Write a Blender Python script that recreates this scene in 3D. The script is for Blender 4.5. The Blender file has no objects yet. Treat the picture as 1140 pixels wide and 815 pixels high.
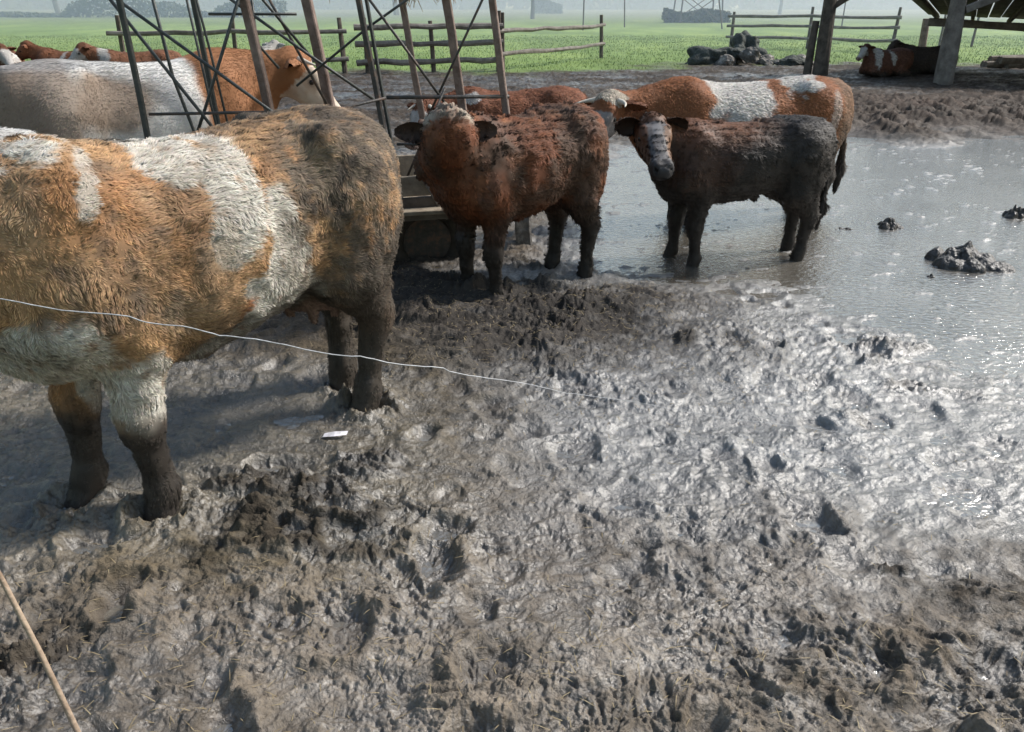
import bpy, math, random, time
import numpy as np
from mathutils import Vector, Matrix
T0 = time.time()
rng = np.random.default_rng(7)
random.seed(7)
scn = bpy.context.scene
COL = scn.collection
F32 = np.float32

# ------------------------------------------------------------------ noise
def _h(ix, iy, iz, s):
    n = (ix.astype(np.int64) * 374761393 + iy.astype(np.int64) * 668265263 + iz.astype(np.int64) * 2147483647 + s * 1274126177) & 0xFFFFFFFF
    n = ((n ^ (n >> 13)) * 1274126177) & 0xFFFFFFFF
    n = ((n ^ (n >> 16)) * 2246822519) & 0xFFFFFFFF
    n = n ^ (n >> 15)
    return (n & 0xFFFFFF).astype(F32) / F32(16777215.0)

def n2(x, y, s=0):
    ix = np.floor(x); iy = np.floor(y)
    fx = (x - ix).astype(F32); fy = (y - iy).astype(F32)
    fx = fx * fx * (3 - 2 * fx); fy = fy * fy * (3 - 2 * fy)
    ix = ix.astype(np.int64); iy = iy.astype(np.int64); z = np.zeros(1, np.int64)
    a = _h(ix, iy, z, s); b = _h(ix + 1, iy, z, s); c = _h(ix, iy + 1, z, s); d = _h(ix + 1, iy + 1, z, s)
    return ((a + (b - a) * fx) * (1 - fy) + (c + (d - c) * fx) * fy) * 2 - 1

def f2(x, y, s=0, o=4, g=.5):
    t = 0; a = 1; w = 0
    for k in range(o):
        t = t + a * n2(x + 17.3 * k, y - 9.1 * k, s + k); w += a; a *= g
        x, y = (x * 1.62 - y * 1.18), (x * 1.18 + y * 1.62)
    return t / w

def n3(p, f, s=0):
    q = p * f
    i = np.floor(q); r = (q - i).astype(F32); r = r * r * (3 - 2 * r); i = i.astype(np.int64)
    X, Y, Z = i[:, 0], i[:, 1], i[:, 2]
    def L(a, b, t): return a + (b - a) * t
    v = []
    for dz in (0, 1):
        a = L(_h(X, Y, Z + dz, s), _h(X + 1, Y, Z + dz, s), r[:, 0])
        b = L(_h(X, Y + 1, Z + dz, s), _h(X + 1, Y + 1, Z + dz, s), r[:, 0])
        v.append(L(a, b, r[:, 1]))
    return L(v[0], v[1], r[:, 2]) * 2 - 1

def f3(p, f, s=0, o=3):
    return sum(n3(p, f * 2 ** k, s + k) * .5 ** k for k in range(o)) / sum(.5 ** k for k in range(o))

def cells(x, y, f, s, jit=.9):
    """distance (in cell units) to the nearest jittered point, with its random value and offset"""
    x = x * f; y = y * f
    ix = np.floor(x).astype(np.int64); iy = np.floor(y).astype(np.int64); z = np.zeros(1, np.int64)
    best = np.full(x.shape, 9., F32); rv = np.zeros(x.shape, F32)
    for a in (-1, 0, 1):
        for b in (-1, 0, 1):
            cx = ix + a; cy = iy + b
            px = cx + .5 + (_h(cx, cy, z, s) - .5) * jit; py = cy + .5 + (_h(cx, cy, z, s + 1) - .5) * jit
            d = ((x - px) ** 2 + (y - py) ** 2).astype(F32)
            m = d < best
            best = np.where(m, d, best); rv = np.where(m, _h(cx, cy, z, s + 2), rv)
    return np.sqrt(best), rv

def sm(a, b, x):
    t = np.clip((x - a) / (b - a), 0, 1)
    return t * t * (3 - 2 * t)

# ------------------------------------------------------------------ object helpers
def tag(o, label=None, cat=None, group=None, kind=None):
    if label: o['label'] = label
    if cat: o['category'] = cat
    if group: o['group'] = group
    if kind: o['kind'] = kind
    return o

def empty(name, loc, label, cat, group=None, rz=0):
    o = bpy.data.objects.new(name, None); COL.objects.link(o)
    o.location = loc; o.rotation_euler = (0, 0, rz); o.empty_display_size = .1
    return tag(o, label, cat, group)

def np_mesh(name, V, faces, mat, parent=None, smooth=True, attrs=None, loc=None):
    """faces: list of int arrays (n,k)"""
    me = bpy.data.meshes.new(name)
    V = np.asarray(V, F32)
    me.vertices.add(len(V)); me.vertices.foreach_set('co', V.ravel())
    faces = [np.asarray(f, np.int32) for f in faces if len(f)]
    nl = sum(f.size for f in faces); npoly = sum(len(f) for f in faces)
    me.loops.add(nl); me.polygons.add(npoly)
    me.loops.foreach_set('vertex_index', np.concatenate([f.ravel() for f in faces]))
    st = []; o = 0
    for f in faces:
        st.append(o + np.arange(len(f)) * f.shape[1]); o += f.size
    me.polygons.foreach_set('loop_start', np.concatenate(st).astype(np.int32))
    me.polygons.foreach_set('use_smooth', np.full(npoly, smooth))
    me.update(calc_edges=True)
    if attrs:
        for k, (t, a) in attrs.items():
            at = me.attributes.new(k, t, 'POINT')
            a = np.asarray(a, F32)
            if t == 'FLOAT_COLOR':
                a = np.concatenate([a, np.ones((len(a), 1), F32)], 1)
                at.data.foreach_set('color', a.ravel())
            elif t == 'FLOAT_VECTOR': at.data.foreach_set('vector', a.ravel())
            else: at.data.foreach_set('value', a.ravel())
    if mat: me.materials.append(mat)
    o = bpy.data.objects.new(name, me); COL.objects.link(o)
    if parent: o.parent = parent
    if loc is not None: o.location = loc
    return o

class MB:
    """collects simple shapes into one mesh"""
    def __init__(s): s.v = []; s.f = []
    def add(s, V, Fs):
        n = len(s.v); s.v += [tuple(v) for v in V]; s.f += [tuple(i + n for i in f) for f in Fs]
    def bar(s, a, b, w, h=None, roll=0., n=1, jit=0.):
        """squared timber / angle bar between two points, slightly uneven"""
        a = Vector(a); b = Vector(b); h = h or w
        u = (b - a).normalized(); ref = Vector((0, 0, 1)) if abs(u.z) < .9 else Vector((0, 1, 0))
        s1 = u.cross(ref).normalized(); s2 = s1.cross(u)
        s1, s2 = s1 * math.cos(roll) + s2 * math.sin(roll), s2 * math.cos(roll) - s1 * math.sin(roll)
        V = []; c = min(w, h) * .14
        prof = [(-w/2+c, -h/2), (w/2-c, -h/2), (w/2, -h/2+c), (w/2, h/2-c), (w/2-c, h/2), (-w/2+c, h/2), (-w/2, h/2-c), (-w/2, -h/2+c)]
        for k in range(n + 1):
            p = a.lerp(b, k / n) + Vector((random.uniform(-jit, jit), random.uniform(-jit, jit), random.uniform(-jit, jit)))
            q = 1 + random.uniform(-1, 1) * (jit * 4)
            V += [p + s1 * x * q + s2 * y * q for x, y in prof]
        Fs = [tuple(range(7, -1, -1)), tuple(n * 8 + i for i in range(8))]
        for k in range(n):
            for i in range(8): Fs.append((k*8+i, k*8+(i+1) % 8, k*8+8+(i+1) % 8, k*8+8+i))
        s.add(V, Fs)
    def tube(s, pts, r, n=8, wob=0.):
        pts = [Vector(p) for p in pts]
        if not hasattr(r, '__len__'): r = [r] * len(pts)
        V = []; m = len(pts); pu = None
        for k, p in enumerate(pts):
            u = (pts[min(k + 1, m - 1)] - pts[max(k - 1, 0)]).normalized()
            if pu is None:
                ref = Vector((0, 0, 1)) if abs(u.z) < .9 else Vector((1, 0, 0))
                s1 = u.cross(ref).normalized()
            else: s1 = (s1 - u * s1.dot(u)).normalized()
            s2 = u.cross(s1); pu = u
            for i in range(n):
                t = 2 * math.pi * i / n; q = r[k] * (1 + random.uniform(-wob, wob))
                V.append(p + (s1 * math.cos(t) + s2 * math.sin(t)) * q)
        Fs = [tuple(range(n)), tuple((m - 1) * n + i for i in range(n - 1, -1, -1))]
        for k in range(m - 1):
            for i in range(n): Fs.append((k*n+i, k*n+n+i, k*n+n+(i+1) % n, k*n+(i+1) % n))
        s.add(V, Fs)
    def ell(s, c, rx, ry, rz, nu=20, nv=12, bump=0., seed=0):
        V = []; Fs = []
        for j in range(nv + 1):
            for i in range(nu):
                a = math.pi * j / nv; b = 2 * math.pi * i / nu
                V.append((math.sin(a) * math.cos(b), math.sin(a) * math.sin(b), math.cos(a)))
        A = np.array(V, F32)
        k = 1 + bump * (f3(A + seed, 1.3, seed, 3) * 1.3)
        A = A * k[:, None] * np.array((rx, ry, rz), F32) + np.array(c, F32)
        for j in range(nv):
            for i in range(nu): Fs.append((j*nu+i, j*nu+nu+i, j*nu+nu+(i+1) % nu, j*nu+(i+1) % nu))
        s.add(A.tolist(), Fs)
    def build(s, name, mat, parent=None, smooth=False):
        me = bpy.data.meshes.new(name); me.from_pydata([tuple(v) for v in s.v], [], s.f); me.update()
        if smooth: me.polygons.foreach_set('use_smooth', [True] * len(me.polygons))
        me.materials.append(mat)
        o = bpy.data.objects.new(name, me); COL.objects.link(o)
        if parent:
            o.parent = parent
        return o

# ------------------------------------------------------------------ materials
def nt(name):
    m = bpy.data.materials.new(name); m.use_nodes = True
    return m, m.node_tree.nodes, m.node_tree.links, m.node_tree.nodes['Principled BSDF']

def surf(name, c1, c2, scale=8, rough=.8, bump=.3, bscale=40, stretch=(1, 1, 1), metal=0., spec=.5, dist=.01, c3=None):
    m, N, L, B = nt(name)
    tc = N.new('ShaderNodeTexCoord'); mp = N.new('ShaderNodeMapping'); mp.inputs['Scale'].default_value = stretch
    L.new(tc.outputs['Object'], mp.inputs['Vector'])
    no = N.new('ShaderNodeTexNoise'); no.inputs['Scale'].default_value = scale; no.inputs['Detail'].default_value = 8; no.inputs['Roughness'].default_value = .65
    L.new(mp.outputs[0], no.inputs['Vector'])
    cr = N.new('ShaderNodeValToRGB'); cr.color_ramp.elements[0].position = .32; cr.color_ramp.elements[1].position = .68
    cr.color_ramp.elements[0].color = (*c1, 1); cr.color_ramp.elements[1].color = (*c2, 1)
    if c3:
        e = cr.color_ramp.elements.new(.5); e.color = (*c3, 1)
    L.new(no.outputs['Fac'], cr.inputs[0]); L.new(cr.outputs[0], B.inputs['Base Color'])
    n2_ = N.new('ShaderNodeTexNoise'); n2_.inputs['Scale'].default_value = bscale; n2_.inputs['Detail'].default_value = 6
    L.new(mp.outputs[0], n2_.inputs['Vector'])
    bp = N.new('ShaderNodeBump'); bp.inputs['Strength'].default_value = bump; bp.inputs['Distance'].default_value = dist
    L.new(n2_.outputs['Fac'], bp.inputs['Height']); L.new(bp.outputs[0], B.inputs['Normal'])
    B.inputs['Roughness'].default_value = rough; B.inputs['Metallic'].default_value = metal
    B.inputs['Specular IOR Level'].default_value = spec
    return m

def fur_material():
    m, N, L, B = nt('fur')
    a = N.new('ShaderNodeAttribute'); a.attribute_name = 'coat'
    L.new(a.outputs['Color'], B.inputs['Base Color'])
    b = N.new('ShaderNodeAttribute'); b.attribute_name = 'fn'
    vt = N.new('ShaderNodeVectorTransform'); vt.vector_type = 'NORMAL'; vt.convert_from = 'OBJECT'; vt.convert_to = 'WORLD'
    L.new(b.outputs['Vector'], vt.inputs[0]); L.new(vt.outputs[0], B.inputs['Normal'])
    r = N.new('ShaderNodeAttribute'); r.attribute_name = 'rough'
    L.new(r.outputs['Fac'], B.inputs['Roughness'])
    B.inputs['Specular IOR Level'].default_value = .35
    return m

def ground_material():
    m, N, L, B = nt('mud')
    a = N.new('ShaderNodeAttribute'); a.attribute_name = 'gcol'
    w = N.new('ShaderNodeAttribute'); w.attribute_name = 'wet'
    gr = N.new('ShaderNodeAttribute'); gr.attribute_name = 'grass'
    tc = N.new('ShaderNodeTexCoord')
    no = N.new('ShaderNodeTexNoise'); no.inputs['Scale'].default_value = 38; no.inputs['Detail'].default_value = 9; no.inputs['Roughness'].default_value = .7
    L.new(tc.outputs['Object'], no.inputs['Vector'])
    mr = N.new('ShaderNodeMapRange'); mr.inputs[1].default_value = .25; mr.inputs[2].default_value = .75; mr.inputs[3].default_value = .6; mr.inputs[4].default_value = 1.45
    L.new(no.outputs['Fac'], mr.inputs[0])
    vm = N.new('ShaderNodeVectorMath'); vm.operation = 'SCALE'
    L.new(a.outputs['Color'], vm.inputs[0]); L.new(mr.outputs[0], vm.inputs['Scale'])
    L.new(vm.outputs[0], B.inputs['Base Color'])
    # roughness: wet .2 .. dry .8, broken up by noise
    r1 = N.new('ShaderNodeMapRange'); r1.inputs[3].default_value = .68; r1.inputs[4].default_value = .30
    L.new(w.outputs['Fac'], r1.inputs[0])
    ad = N.new('ShaderNodeMath'); ad.operation = 'MULTIPLY_ADD'; ad.inputs[1].default_value = .35; ad.use_clamp = True
    sb = N.new('ShaderNodeMath'); sb.operation = 'SUBTRACT'; sb.inputs[1].default_value = .5
    n4 = N.new('ShaderNodeTexNoise'); n4.inputs['Scale'].default_value = 14; n4.inputs['Detail'].default_value = 5
    L.new(tc.outputs['Object'], n4.inputs['Vector']); L.new(n4.outputs['Fac'], sb.inputs[0])
    L.new(sb.outputs[0], ad.inputs[0]); L.new(r1.outputs[0], ad.inputs[2]); L.new(ad.outputs[0], B.inputs['Roughness'])
    b1 = N.new('ShaderNodeBump'); b1.inputs['Distance'].default_value = .012; b1.inputs['Strength'].default_value = .8
    n5 = N.new('ShaderNodeTexNoise'); n5.inputs['Scale'].default_value = 95; n5.inputs['Detail'].default_value = 9; n5.inputs['Roughness'].default_value = .6
    n5.inputs['Distortion'].default_value = .6
    L.new(tc.outputs['Object'], n5.inputs['Vector'])
    L.new(n5.outputs['Fac'], b1.inputs['Height'])
    b0 = N.new('ShaderNodeBump'); b0.inputs['Distance'].default_value = .014; b0.inputs['Strength'].default_value = .6
    n6 = N.new('ShaderNodeTexNoise'); n6.noise_type = 'RIDGED_MULTIFRACTAL'; n6.inputs['Scale'].default_value = 40; n6.inputs['Detail'].default_value = 6; n6.inputs['Distortion'].default_value = .9
    L.new(tc.outputs['Object'], n6.inputs['Vector']); 
    hs_ = N.new('ShaderNodeMath'); hs_.operation = 'MULTIPLY'; hs_.inputs[1].default_value = .5
    L.new(n6.outputs['Fac'], hs_.inputs[0]); L.new(hs_.outputs[0], b0.inputs['Height']); L.new(b0.outputs[0], b1.inputs['Normal']); L.new(b1.outputs[0], B.inputs['Normal']); L.new(b0.outputs[0], B.inputs['Coat Normal'])
    B.inputs['IOR'].default_value = 1.55
    cw = N.new('ShaderNodeMapRange'); cw.inputs[1].default_value = .45; cw.inputs[2].default_value = 1.0; cw.inputs[3].default_value = 0; cw.inputs[4].default_value = .48
    L.new(w.outputs['Fac'], cw.inputs[0]); L.new(cw.outputs[0], B.inputs['Coat Weight'])
    B.inputs['Coat IOR'].default_value = 1.75; B.inputs['Coat Roughness'].default_value = .47
    sp = N.new('ShaderNodeMapRange'); sp.inputs[3].default_value = 1.0; sp.inputs[4].default_value = .12
    sp.inputs[1].default_value = .1; sp.inputs[2].default_value = .8; sp.inputs[3].default_value = .12; sp.inputs[4].default_value = .9
    L.new(w.outputs['Fac'], sp.inputs[0]); L.new(sp.outputs[0], B.inputs['Specular IOR Level'])
    return m

def water_material():
    m, N, L, B = nt('muddy_water')
    tc = N.new('ShaderNodeTexCoord')
    mp = N.new('ShaderNodeMapping'); mp.inputs['Scale'].default_value = (1, 1.5, 1); mp.inputs['Rotation'].default_value = (0, 0, .25)
    L.new(tc.outputs['Object'], mp.inputs[0])
    n1 = N.new('ShaderNodeTexNoise'); n1.inputs['Scale'].default_value = 22; n1.inputs['Detail'].default_value = 4; n1.inputs['Roughness'].default_value = .55; n1.inputs['Distortion'].default_value = .5
    L.new(mp.outputs[0], n1.inputs['Vector'])
    bp = N.new('ShaderNodeBump'); bp.inputs['Strength'].default_value = .8; bp.inputs['Distance'].default_value = .013
    L.new(n1.outputs['Fac'], bp.inputs['Height']); L.new(bp.outputs[0], B.inputs['Normal'])
    n_ = N.new('ShaderNodeTexNoise'); n_.inputs['Scale'].default_value = 1.3; n_.inputs['Detail'].default_value = 7
    L.new(tc.outputs['Object'], n_.inputs['Vector'])
    cr = N.new('ShaderNodeValToRGB'); cr.color_ramp.elements[0].position = .35; cr.color_ramp.elements[1].position = .65
    cr.color_ramp.elements[0].color = (.095, .083, .066, 1); cr.color_ramp.elements[1].color = (.17, .155, .13, 1)
    L.new(n_.outputs['Fac'], cr.inputs[0]); L.new(cr.outputs[0], B.inputs['Base Color'])
    B.inputs['Roughness'].default_value = .12; B.inputs['IOR'].default_value = 1.9
    B.inputs['Coat Weight'].default_value = 1; B.inputs['Coat IOR'].default_value = 1.9; B.inputs['Coat Roughness'].default_value = .13
    L.new(bp.outputs[0], B.inputs['Coat Normal'])
    return m

FUR = fur_material(); MUD = ground_material(); WATER = water_material()
EYE = surf('eye', (.006, .004, .003), (.015, .009, .006), rough=.08, bump=0)
HORN = surf('horn', (.42, .36, .28), (.62, .56, .46), scale=14, rough=.45, bump=.2, c3=(.55, .5, .42))
WOODG = surf('weathered_wood', (.10, .085, .075), (.26, .235, .21), scale=5, rough=.85, bump=.8, bscale=22, stretch=(1, 1, 1), c3=(.17, .15, .135))
WOODD = surf('dark_wood', (.045, .036, .03), (.14, .115, .095), scale=6, rough=.85, bump=.8, bscale=25)
WOODR = surf('rusty_wood', (.12, .075, .055), (.30, .22, .18), scale=9, rough=.8, bump=.5, bscale=60, c3=(.2, .145, .12))
STEEL = surf('rusty_steel', (.035, .03, .027), (.15, .085, .055), scale=18, rough=.55, bump=.35, bscale=80, c3=(.06, .055, .05), spec=.5)
BLACKS = surf('dark_steel', (.02, .026, .026), (.06, .062, .055), scale=18, rough=.5, bump=.3, bscale=80)
BOARD = surf('tray_board', (.16, .12, .085), (.36, .30, .22), scale=7, rough=.8, bump=.6, bscale=30)
RUBBER = surf('tyre_rubber', (.018, .016, .014), (.07, .06, .05), scale=9, rough=.85, bump=.6, bscale=30)
STONE = surf('stone', (.06, .055, .05), (.50, .46, .42), scale=3.2, rough=.85, bump=.8, bscale=14, dist=.04, c3=(.13, .12, .11))
TARP = surf('dark_sheet', (.02, .026, .024), (.085, .095, .085), scale=5, rough=.85, bump=.9, bscale=9, dist=.08)
WIRE = surf('wire', (.30, .30, .31), (.65, .65, .67), scale=70, rough=.4, bump=0)
PAPER = surf('paper', (.45, .43, .44), (.80, .78, .84), scale=30, rough=.6, bump=.1)
CANE = surf('cane', (.22, .15, .10), (.46, .36, .26), scale=20, rough=.6, bump=.4, bscale=60, c3=(.34, .25, .18))
CLOD = surf('wet_clod', (.012, .011, .010), (.06, .052, .046), scale=9, rough=.38, bump=1., bscale=28, dist=.03, spec=.6)
STRAW = surf('straw', (.16, .115, .06), (.36, .29, .17), scale=30, rough=.7, bump=0)
ROOF = surf('roof_sheet', (.05, .046, .043), (.16, .15, .14), scale=4, rough=.8, bump=.5, bscale=12, dist=.02)
BARK = surf('bark', (.06, .055, .05), (.13, .12, .11), scale=6, rough=.9, bump=.5)
LEAF = surf('hedge_leaf', (.02, .03, .016), (.06, .075, .04), scale=3, rough=.8, bump=.2)
GRASS = surf('grass_blade', (.13, .19, .06), (.28, .33, .13), scale=1.2, rough=.6, bump=.0, c3=(.19, .26, .09))

# ------------------------------------------------------------------ cattle
def surface_nets(f, org, h):
    nx, ny, nz = f.shape
    s = f < 0
    c = np.zeros((nx - 1, ny - 1, nz - 1), np.int8)
    for a in (0, 1):
        for b in (0, 1):
            for d in (0, 1): c += s[a:nx-1+a, b:ny-1+b, d:nz-1+d]
    act = (c > 0) & (c < 8)
    I = np.argwhere(act)
    idx = np.full(act.shape, -1, np.int64); idx[act] = np.arange(len(I))
    pos = np.zeros((len(I), 3)); cnt = np.zeros(len(I))
    cor = [(a, b, d) for a in (0, 1) for b in (0, 1) for d in (0, 1)]
    for p in cor:
        for ax in range(3):
            if p[ax]: continue
            q = list(p); q[ax] = 1
            fa = f[I[:, 0]+p[0], I[:, 1]+p[1], I[:, 2]+p[2]]; fb = f[I[:, 0]+q[0], I[:, 1]+q[1], I[:, 2]+q[2]]
            m = (fa < 0) != (fb < 0)
            t = np.where(m, fa / np.where(m, fa - fb, 1), 0)
            w = np.array(p, float)[None] + t[:, None] * (np.array(q, float) - np.array(p, float))[None]
            pos += np.where(m[:, None], w, 0); cnt += m
    V = (I + pos / cnt[:, None]) * h + org
    Q = []
    for ax in range(3):
        u, v = [(1, 2), (2, 0), (0, 1)][ax]
        sa = [slice(None)] * 3; sb = [slice(None)] * 3
        sa[ax] = slice(0, -1); sb[ax] = slice(1, None)
        A = s[tuple(sa)]; B = s[tuple(sb)]
        e = np.argwhere(A != B)
        e = e[(e[:, u] > 0) & (e[:, v] > 0) & (e[:, u] < f.shape[u] - 1) & (e[:, v] < f.shape[v] - 1)]
        flip = ~A[e[:, 0], e[:, 1], e[:, 2]]
        def g(du, dv):
            k = e.copy(); k[:, u] -= du; k[:, v] -= dv
            return idx[k[:, 0], k[:, 1], k[:, 2]]
        q = np.stack([g(1, 1), g(0, 1), g(0, 0), g(1, 0)], 1)
        q[flip] = q[flip][:, ::-1]
        Q.append(q)
    return V.astype(F32), np.concatenate(Q)

def smin(a, b, k):
    h = np.maximum(k - np.abs(a - b), 0) / k
    return np.minimum(a, b) - h * h * k * .25

def cone(P, a, b, ra, rb, sc=(1, 1, 1)):
    sc = np.array(sc, F32); a = np.array(a, F32) * sc; b = np.array(b, F32) * sc
    p = P * sc - a; ba = b - a; bb = max(float(ba @ ba), 1e-8)
    h = np.clip(p @ ba / bb, 0, 1)
    return (np.sqrt(((p - h[:, None] * ba) ** 2).sum(1)) - (ra + (rb - ra) * h)) / max(sc)

def unit(v):
    v = np.array(v, float); return v / np.linalg.norm(v)

TORSO = np.array([  # x, top, bottom, half width
    (-.865, 1.23, .98, .11), (-.83, 1.31, .86, .185), (-.72, 1.355, .78, .24), (-.55, 1.375, .72, .285), (-.42, 1.375, .67, .30),
    (-.25, 1.35, .60, .325), (.0, 1.335, .53, .365), (.2, 1.335, .51, .365), (.38, 1.355, .53, .325), (.52, 1.385, .57, .275),
    (.64, 1.36, .62, .225), (.76, 1.31, .70, .17), (.84, 1.25, .80, .11)])

def cattle_field(P, S):
    lie = S.get('lie', 0)
    T = TORSO.copy()
    drop = S['drop']
    x = P[:, 0]; y = P[:, 1]; z = P[:, 2]
    gx = np.linspace(T[0, 0], T[-1, 0], 200)
    def cub(c):
        g = np.interp(gx, T[:, 0], T[:, c]); k = np.hanning(15); k /= k.sum()
        return np.convolve(np.pad(g, 7, 'edge'), k, 'valid')
    top = np.interp(x, gx, cub(1)) - drop; bot = np.interp(x, gx, cub(2)) - drop; w = np.interp(x, gx, cub(3)) * S.get('girth', 1)
    if lie: w = w * 1.12
    bot = bot + S.get('tuck', 0) * sm(.3, -.5, x) + S.get('bel', 0)
    c = (top + bot) / 2; hh = (top - bot) / 2
    zn = (z - c) / hh
    we = w * (1 - .30 * np.clip(zn, 0, 1.2) ** 2 - .10 * np.clip(-zn, 0, 1.2) ** 2)
    r = (np.abs(y / we) ** 2.5 + np.abs(zn) ** 2.5 + 1e-9) ** (1 / 2.5)
    d = (r - 1) * np.minimum(w, hh) * .9
    ex = np.maximum(np.maximum(gx[0] - x, x - gx[-1]), 0)
    d = np.where(ex > 0, np.hypot(np.maximum(d, 0), ex), d)
    # hip bones, shoulder, ribs
    for s in (-1, 1):
        d = smin(d, cone(P, (-.42, s * (.22 + .02 * S.get('hips', 0)), 1.27 - drop + .015 * S.get('hips', 0)), (-.52, s * .2, 1.22 - drop), .055, .05), .09 if S.get('hips') else .12)
        d = smin(d, cone(P, (.50, s * .17, 1.2 - drop), (.62, s * .19, .86 - drop), .10, .12), .15)
        d = smin(d, cone(P, (-.56, s * .17, 1.10 - drop), (-.58, s * .16, .9 - drop), .19, .16), .15)
        d = smin(d, cone(P, (-.76, s * .12, 1.2 - drop), (-.78, s * .11, .95 - drop), .08, .10), .12)
    # neck and head
    pl = np.array(S['poll'], float); u = unit(S['hdir']); v0 = np.array(S.get('hup', (0, 0, 1)), float)
    v = unit(v0 - u * (v0 @ u)); sd = np.cross(v, u)      # sd = the animal's left when u is forward
    nb = pl - u * .02 - v * .09
    ns = S.get('neck', 1.)
    nk = cone(P, (.56, 0, 1.10 - drop), nb, .25 * ns, S.get('nr', .135), (1, 1.45, 1)) if abs(sd[1]) > .55 else cone(P, (.56, 0, 1.10 - drop), nb, .22 * ns, S.get('nr', .13), (1, 1.15, 1))
    d = smin(d, nk, .10)
    mid = (np.array((.62, 0, .80 - drop)) * .5 + (nb - v * .12) * .5)
    d = smin(d, cone(P, (.62, 0, .78 - drop), mid, .13, .08, (1, 1.5, 1)), .14)     # dewlap
    hs = S.get('hsize', 1.)
    q = P - pl
    hu = q @ u / hs; hv = q @ v / hs; hy = q @ sd / hs
    st = np.array([(-.08, .075, .02, -.12), (-.02, .105, .055, -.17), (.06, .118, .06, -.19), (.14, .12, .052, -.20), (.22, .10, .035, -.185),
                   (.30, .086, .018, -.155), (.38, .082, .003, -.142), (.45, .090, -.006, -.142), (.50, .082, -.018, -.135), (.53, .056, -.04, -.115)])
    hw = np.interp(hu, st[:, 0], st[:, 1]); ht = np.interp(hu, st[:, 0], st[:, 2]); hb = np.interp(hu, st[:, 0], st[:, 3])
    hc = (ht + hb) / 2; hr = (ht - hb) / 2
    rr = (np.abs(hy / hw) ** 2.5 + np.abs((hv - hc) / hr) ** 2.5 + 1e-9) ** (1 / 2.5)
    dh = (rr - 1) * np.minimum(hw, hr) * .9
    exh = np.maximum(np.maximum(-.08 - hu, hu - .53), 0)
    dh = np.where(exh > 0, np.hypot(np.maximum(dh, 0), exh), dh) * hs
    for s in (-1, 1):   # brow, nostril wings
        dh = smin(dh, cone(P, pl + (u * .11 + v * .02 + sd * s * .09) * hs, pl + (u * .18 + v * .0 + sd * s * .085) * hs, .035 * hs, .03 * hs), .03)
        dh = smin(dh, cone(P, pl + (u * .47 - v * .03 + sd * s * .045) * hs, pl + (u * .50 - v * .05 + sd * s * .04) * hs, .03 * hs, .026 * hs), .03)
        dh = np.maximum(dh, -cone(P, pl + (u * .505 - v * .04 + sd * s * .05) * hs, pl + (u * .56 - v * .05 + sd * s * .06) * hs, .013 * hs, .016 * hs))
    dh = smin(dh, cone(P, pl + (u * .40 - v * .135) * hs, pl + (u * .47 - v * .13) * hs, .032 * hs, .03 * hs), .03)  # lower lip
    dh = smin(dh, cone(P, pl - u * .03 + v * .02, pl + u * .03 + v * .05, .055, .05, (1, 1, 1)), .05)
    d = smin(d, dh, .07)
    # legs
    lt = S.get('lt', 1.12)
    if not lie:
        for key, s in (('fl', 1), ('fr', -1)):
            dx, dy = S['feet'].get(key, (0, 0))
            J = [(.52, .17, .95), (.43, .175, .74), (.455, .165, .43), (.44, .165, .14), (.465, .165, .03)]
            R = [.15, .105 * lt, .062 * lt, .046 * lt, .062 * (.5 + .5 * lt)]
            J = [np.array((a + dx * max(0, 1 - c_ / .8), s * b + dy * max(0, 1 - c_ / .8), c_)) for a, b, c_ in J]
            ds = None
            for k in range(4):
                e = cone(P, J[k] - (0, 0, drop if k == 0 else 0), J[k+1], R[k], R[k+1])
                ds = e if ds is None else smin(ds, e, .05)
            ds = smin(ds, cone(P, J[2] + (.014, 0, .04), J[2] + (.012, 0, -.04), .071, .064), .025)
            ds = smin(ds, cone(P, J[3] + (-.02, 0, .0), J[3] + (-.012, 0, -.03), .05, .045), .02)
            d = smin(d, ds, .07)
        for key, s in (('rl', 1), ('rr', -1)):
            dx, dy = S['feet'].get(key, (0, 0))
            J = [(-.50, .16, 1.02), (-.50, .19, .76), (-.70, .17, .50), (-.66, .165, .15), (-.625, .165, .03)]
            R = [.20, .14 * lt, .066 * lt, .050 * lt, .064 * (.5 + .5 * lt)]
            J = [np.array((a + dx * max(0, 1 - c_ / .8), s * b + dy * max(0, 1 - c_ / .8), c_)) for a, b, c_ in J]
            ds = None
            for k in range(4):
                e = cone(P, J[k] - (0, 0, drop if k == 0 else 0), J[k+1], R[k], R[k+1])
                ds = e if ds is None else smin(ds, e, .06)
            ds = smin(ds, cone(P, J[1] + (-.12, 0, .08), J[2] + (-.015, 0, .03), .12, .045), .06)
            ds = smin(ds, cone(P, J[1] + (-.17, 0, .22), J[1] + (-.14, 0, .0), .12, .08), .08)
            d = smin(d, ds, .08)
    else:
        zb = .09
        for s in (-1, 1):
            for a, b, ra, rb in [((.45, .2, .40), (.68, .26, .22), .13, .09), ((.68, .26, .18), (.40, .30, .08), .07, .05), ((.40, .30, .08), (.28, .27, .06), .05, .055),
                                 ((-.45, .2, .45), (-.22, .34, .22), .21, .12), ((-.22, .36, .2), (-.60, .40, .12), .12, .06), ((-.60, .40, .10), (-.25, .44, .06), .06, .05)]:
                d = smin(d, cone(P, (a[0], a[1] * s, a[2]), (b[0], b[1] * s, b[2]), ra, rb), .08)
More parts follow.
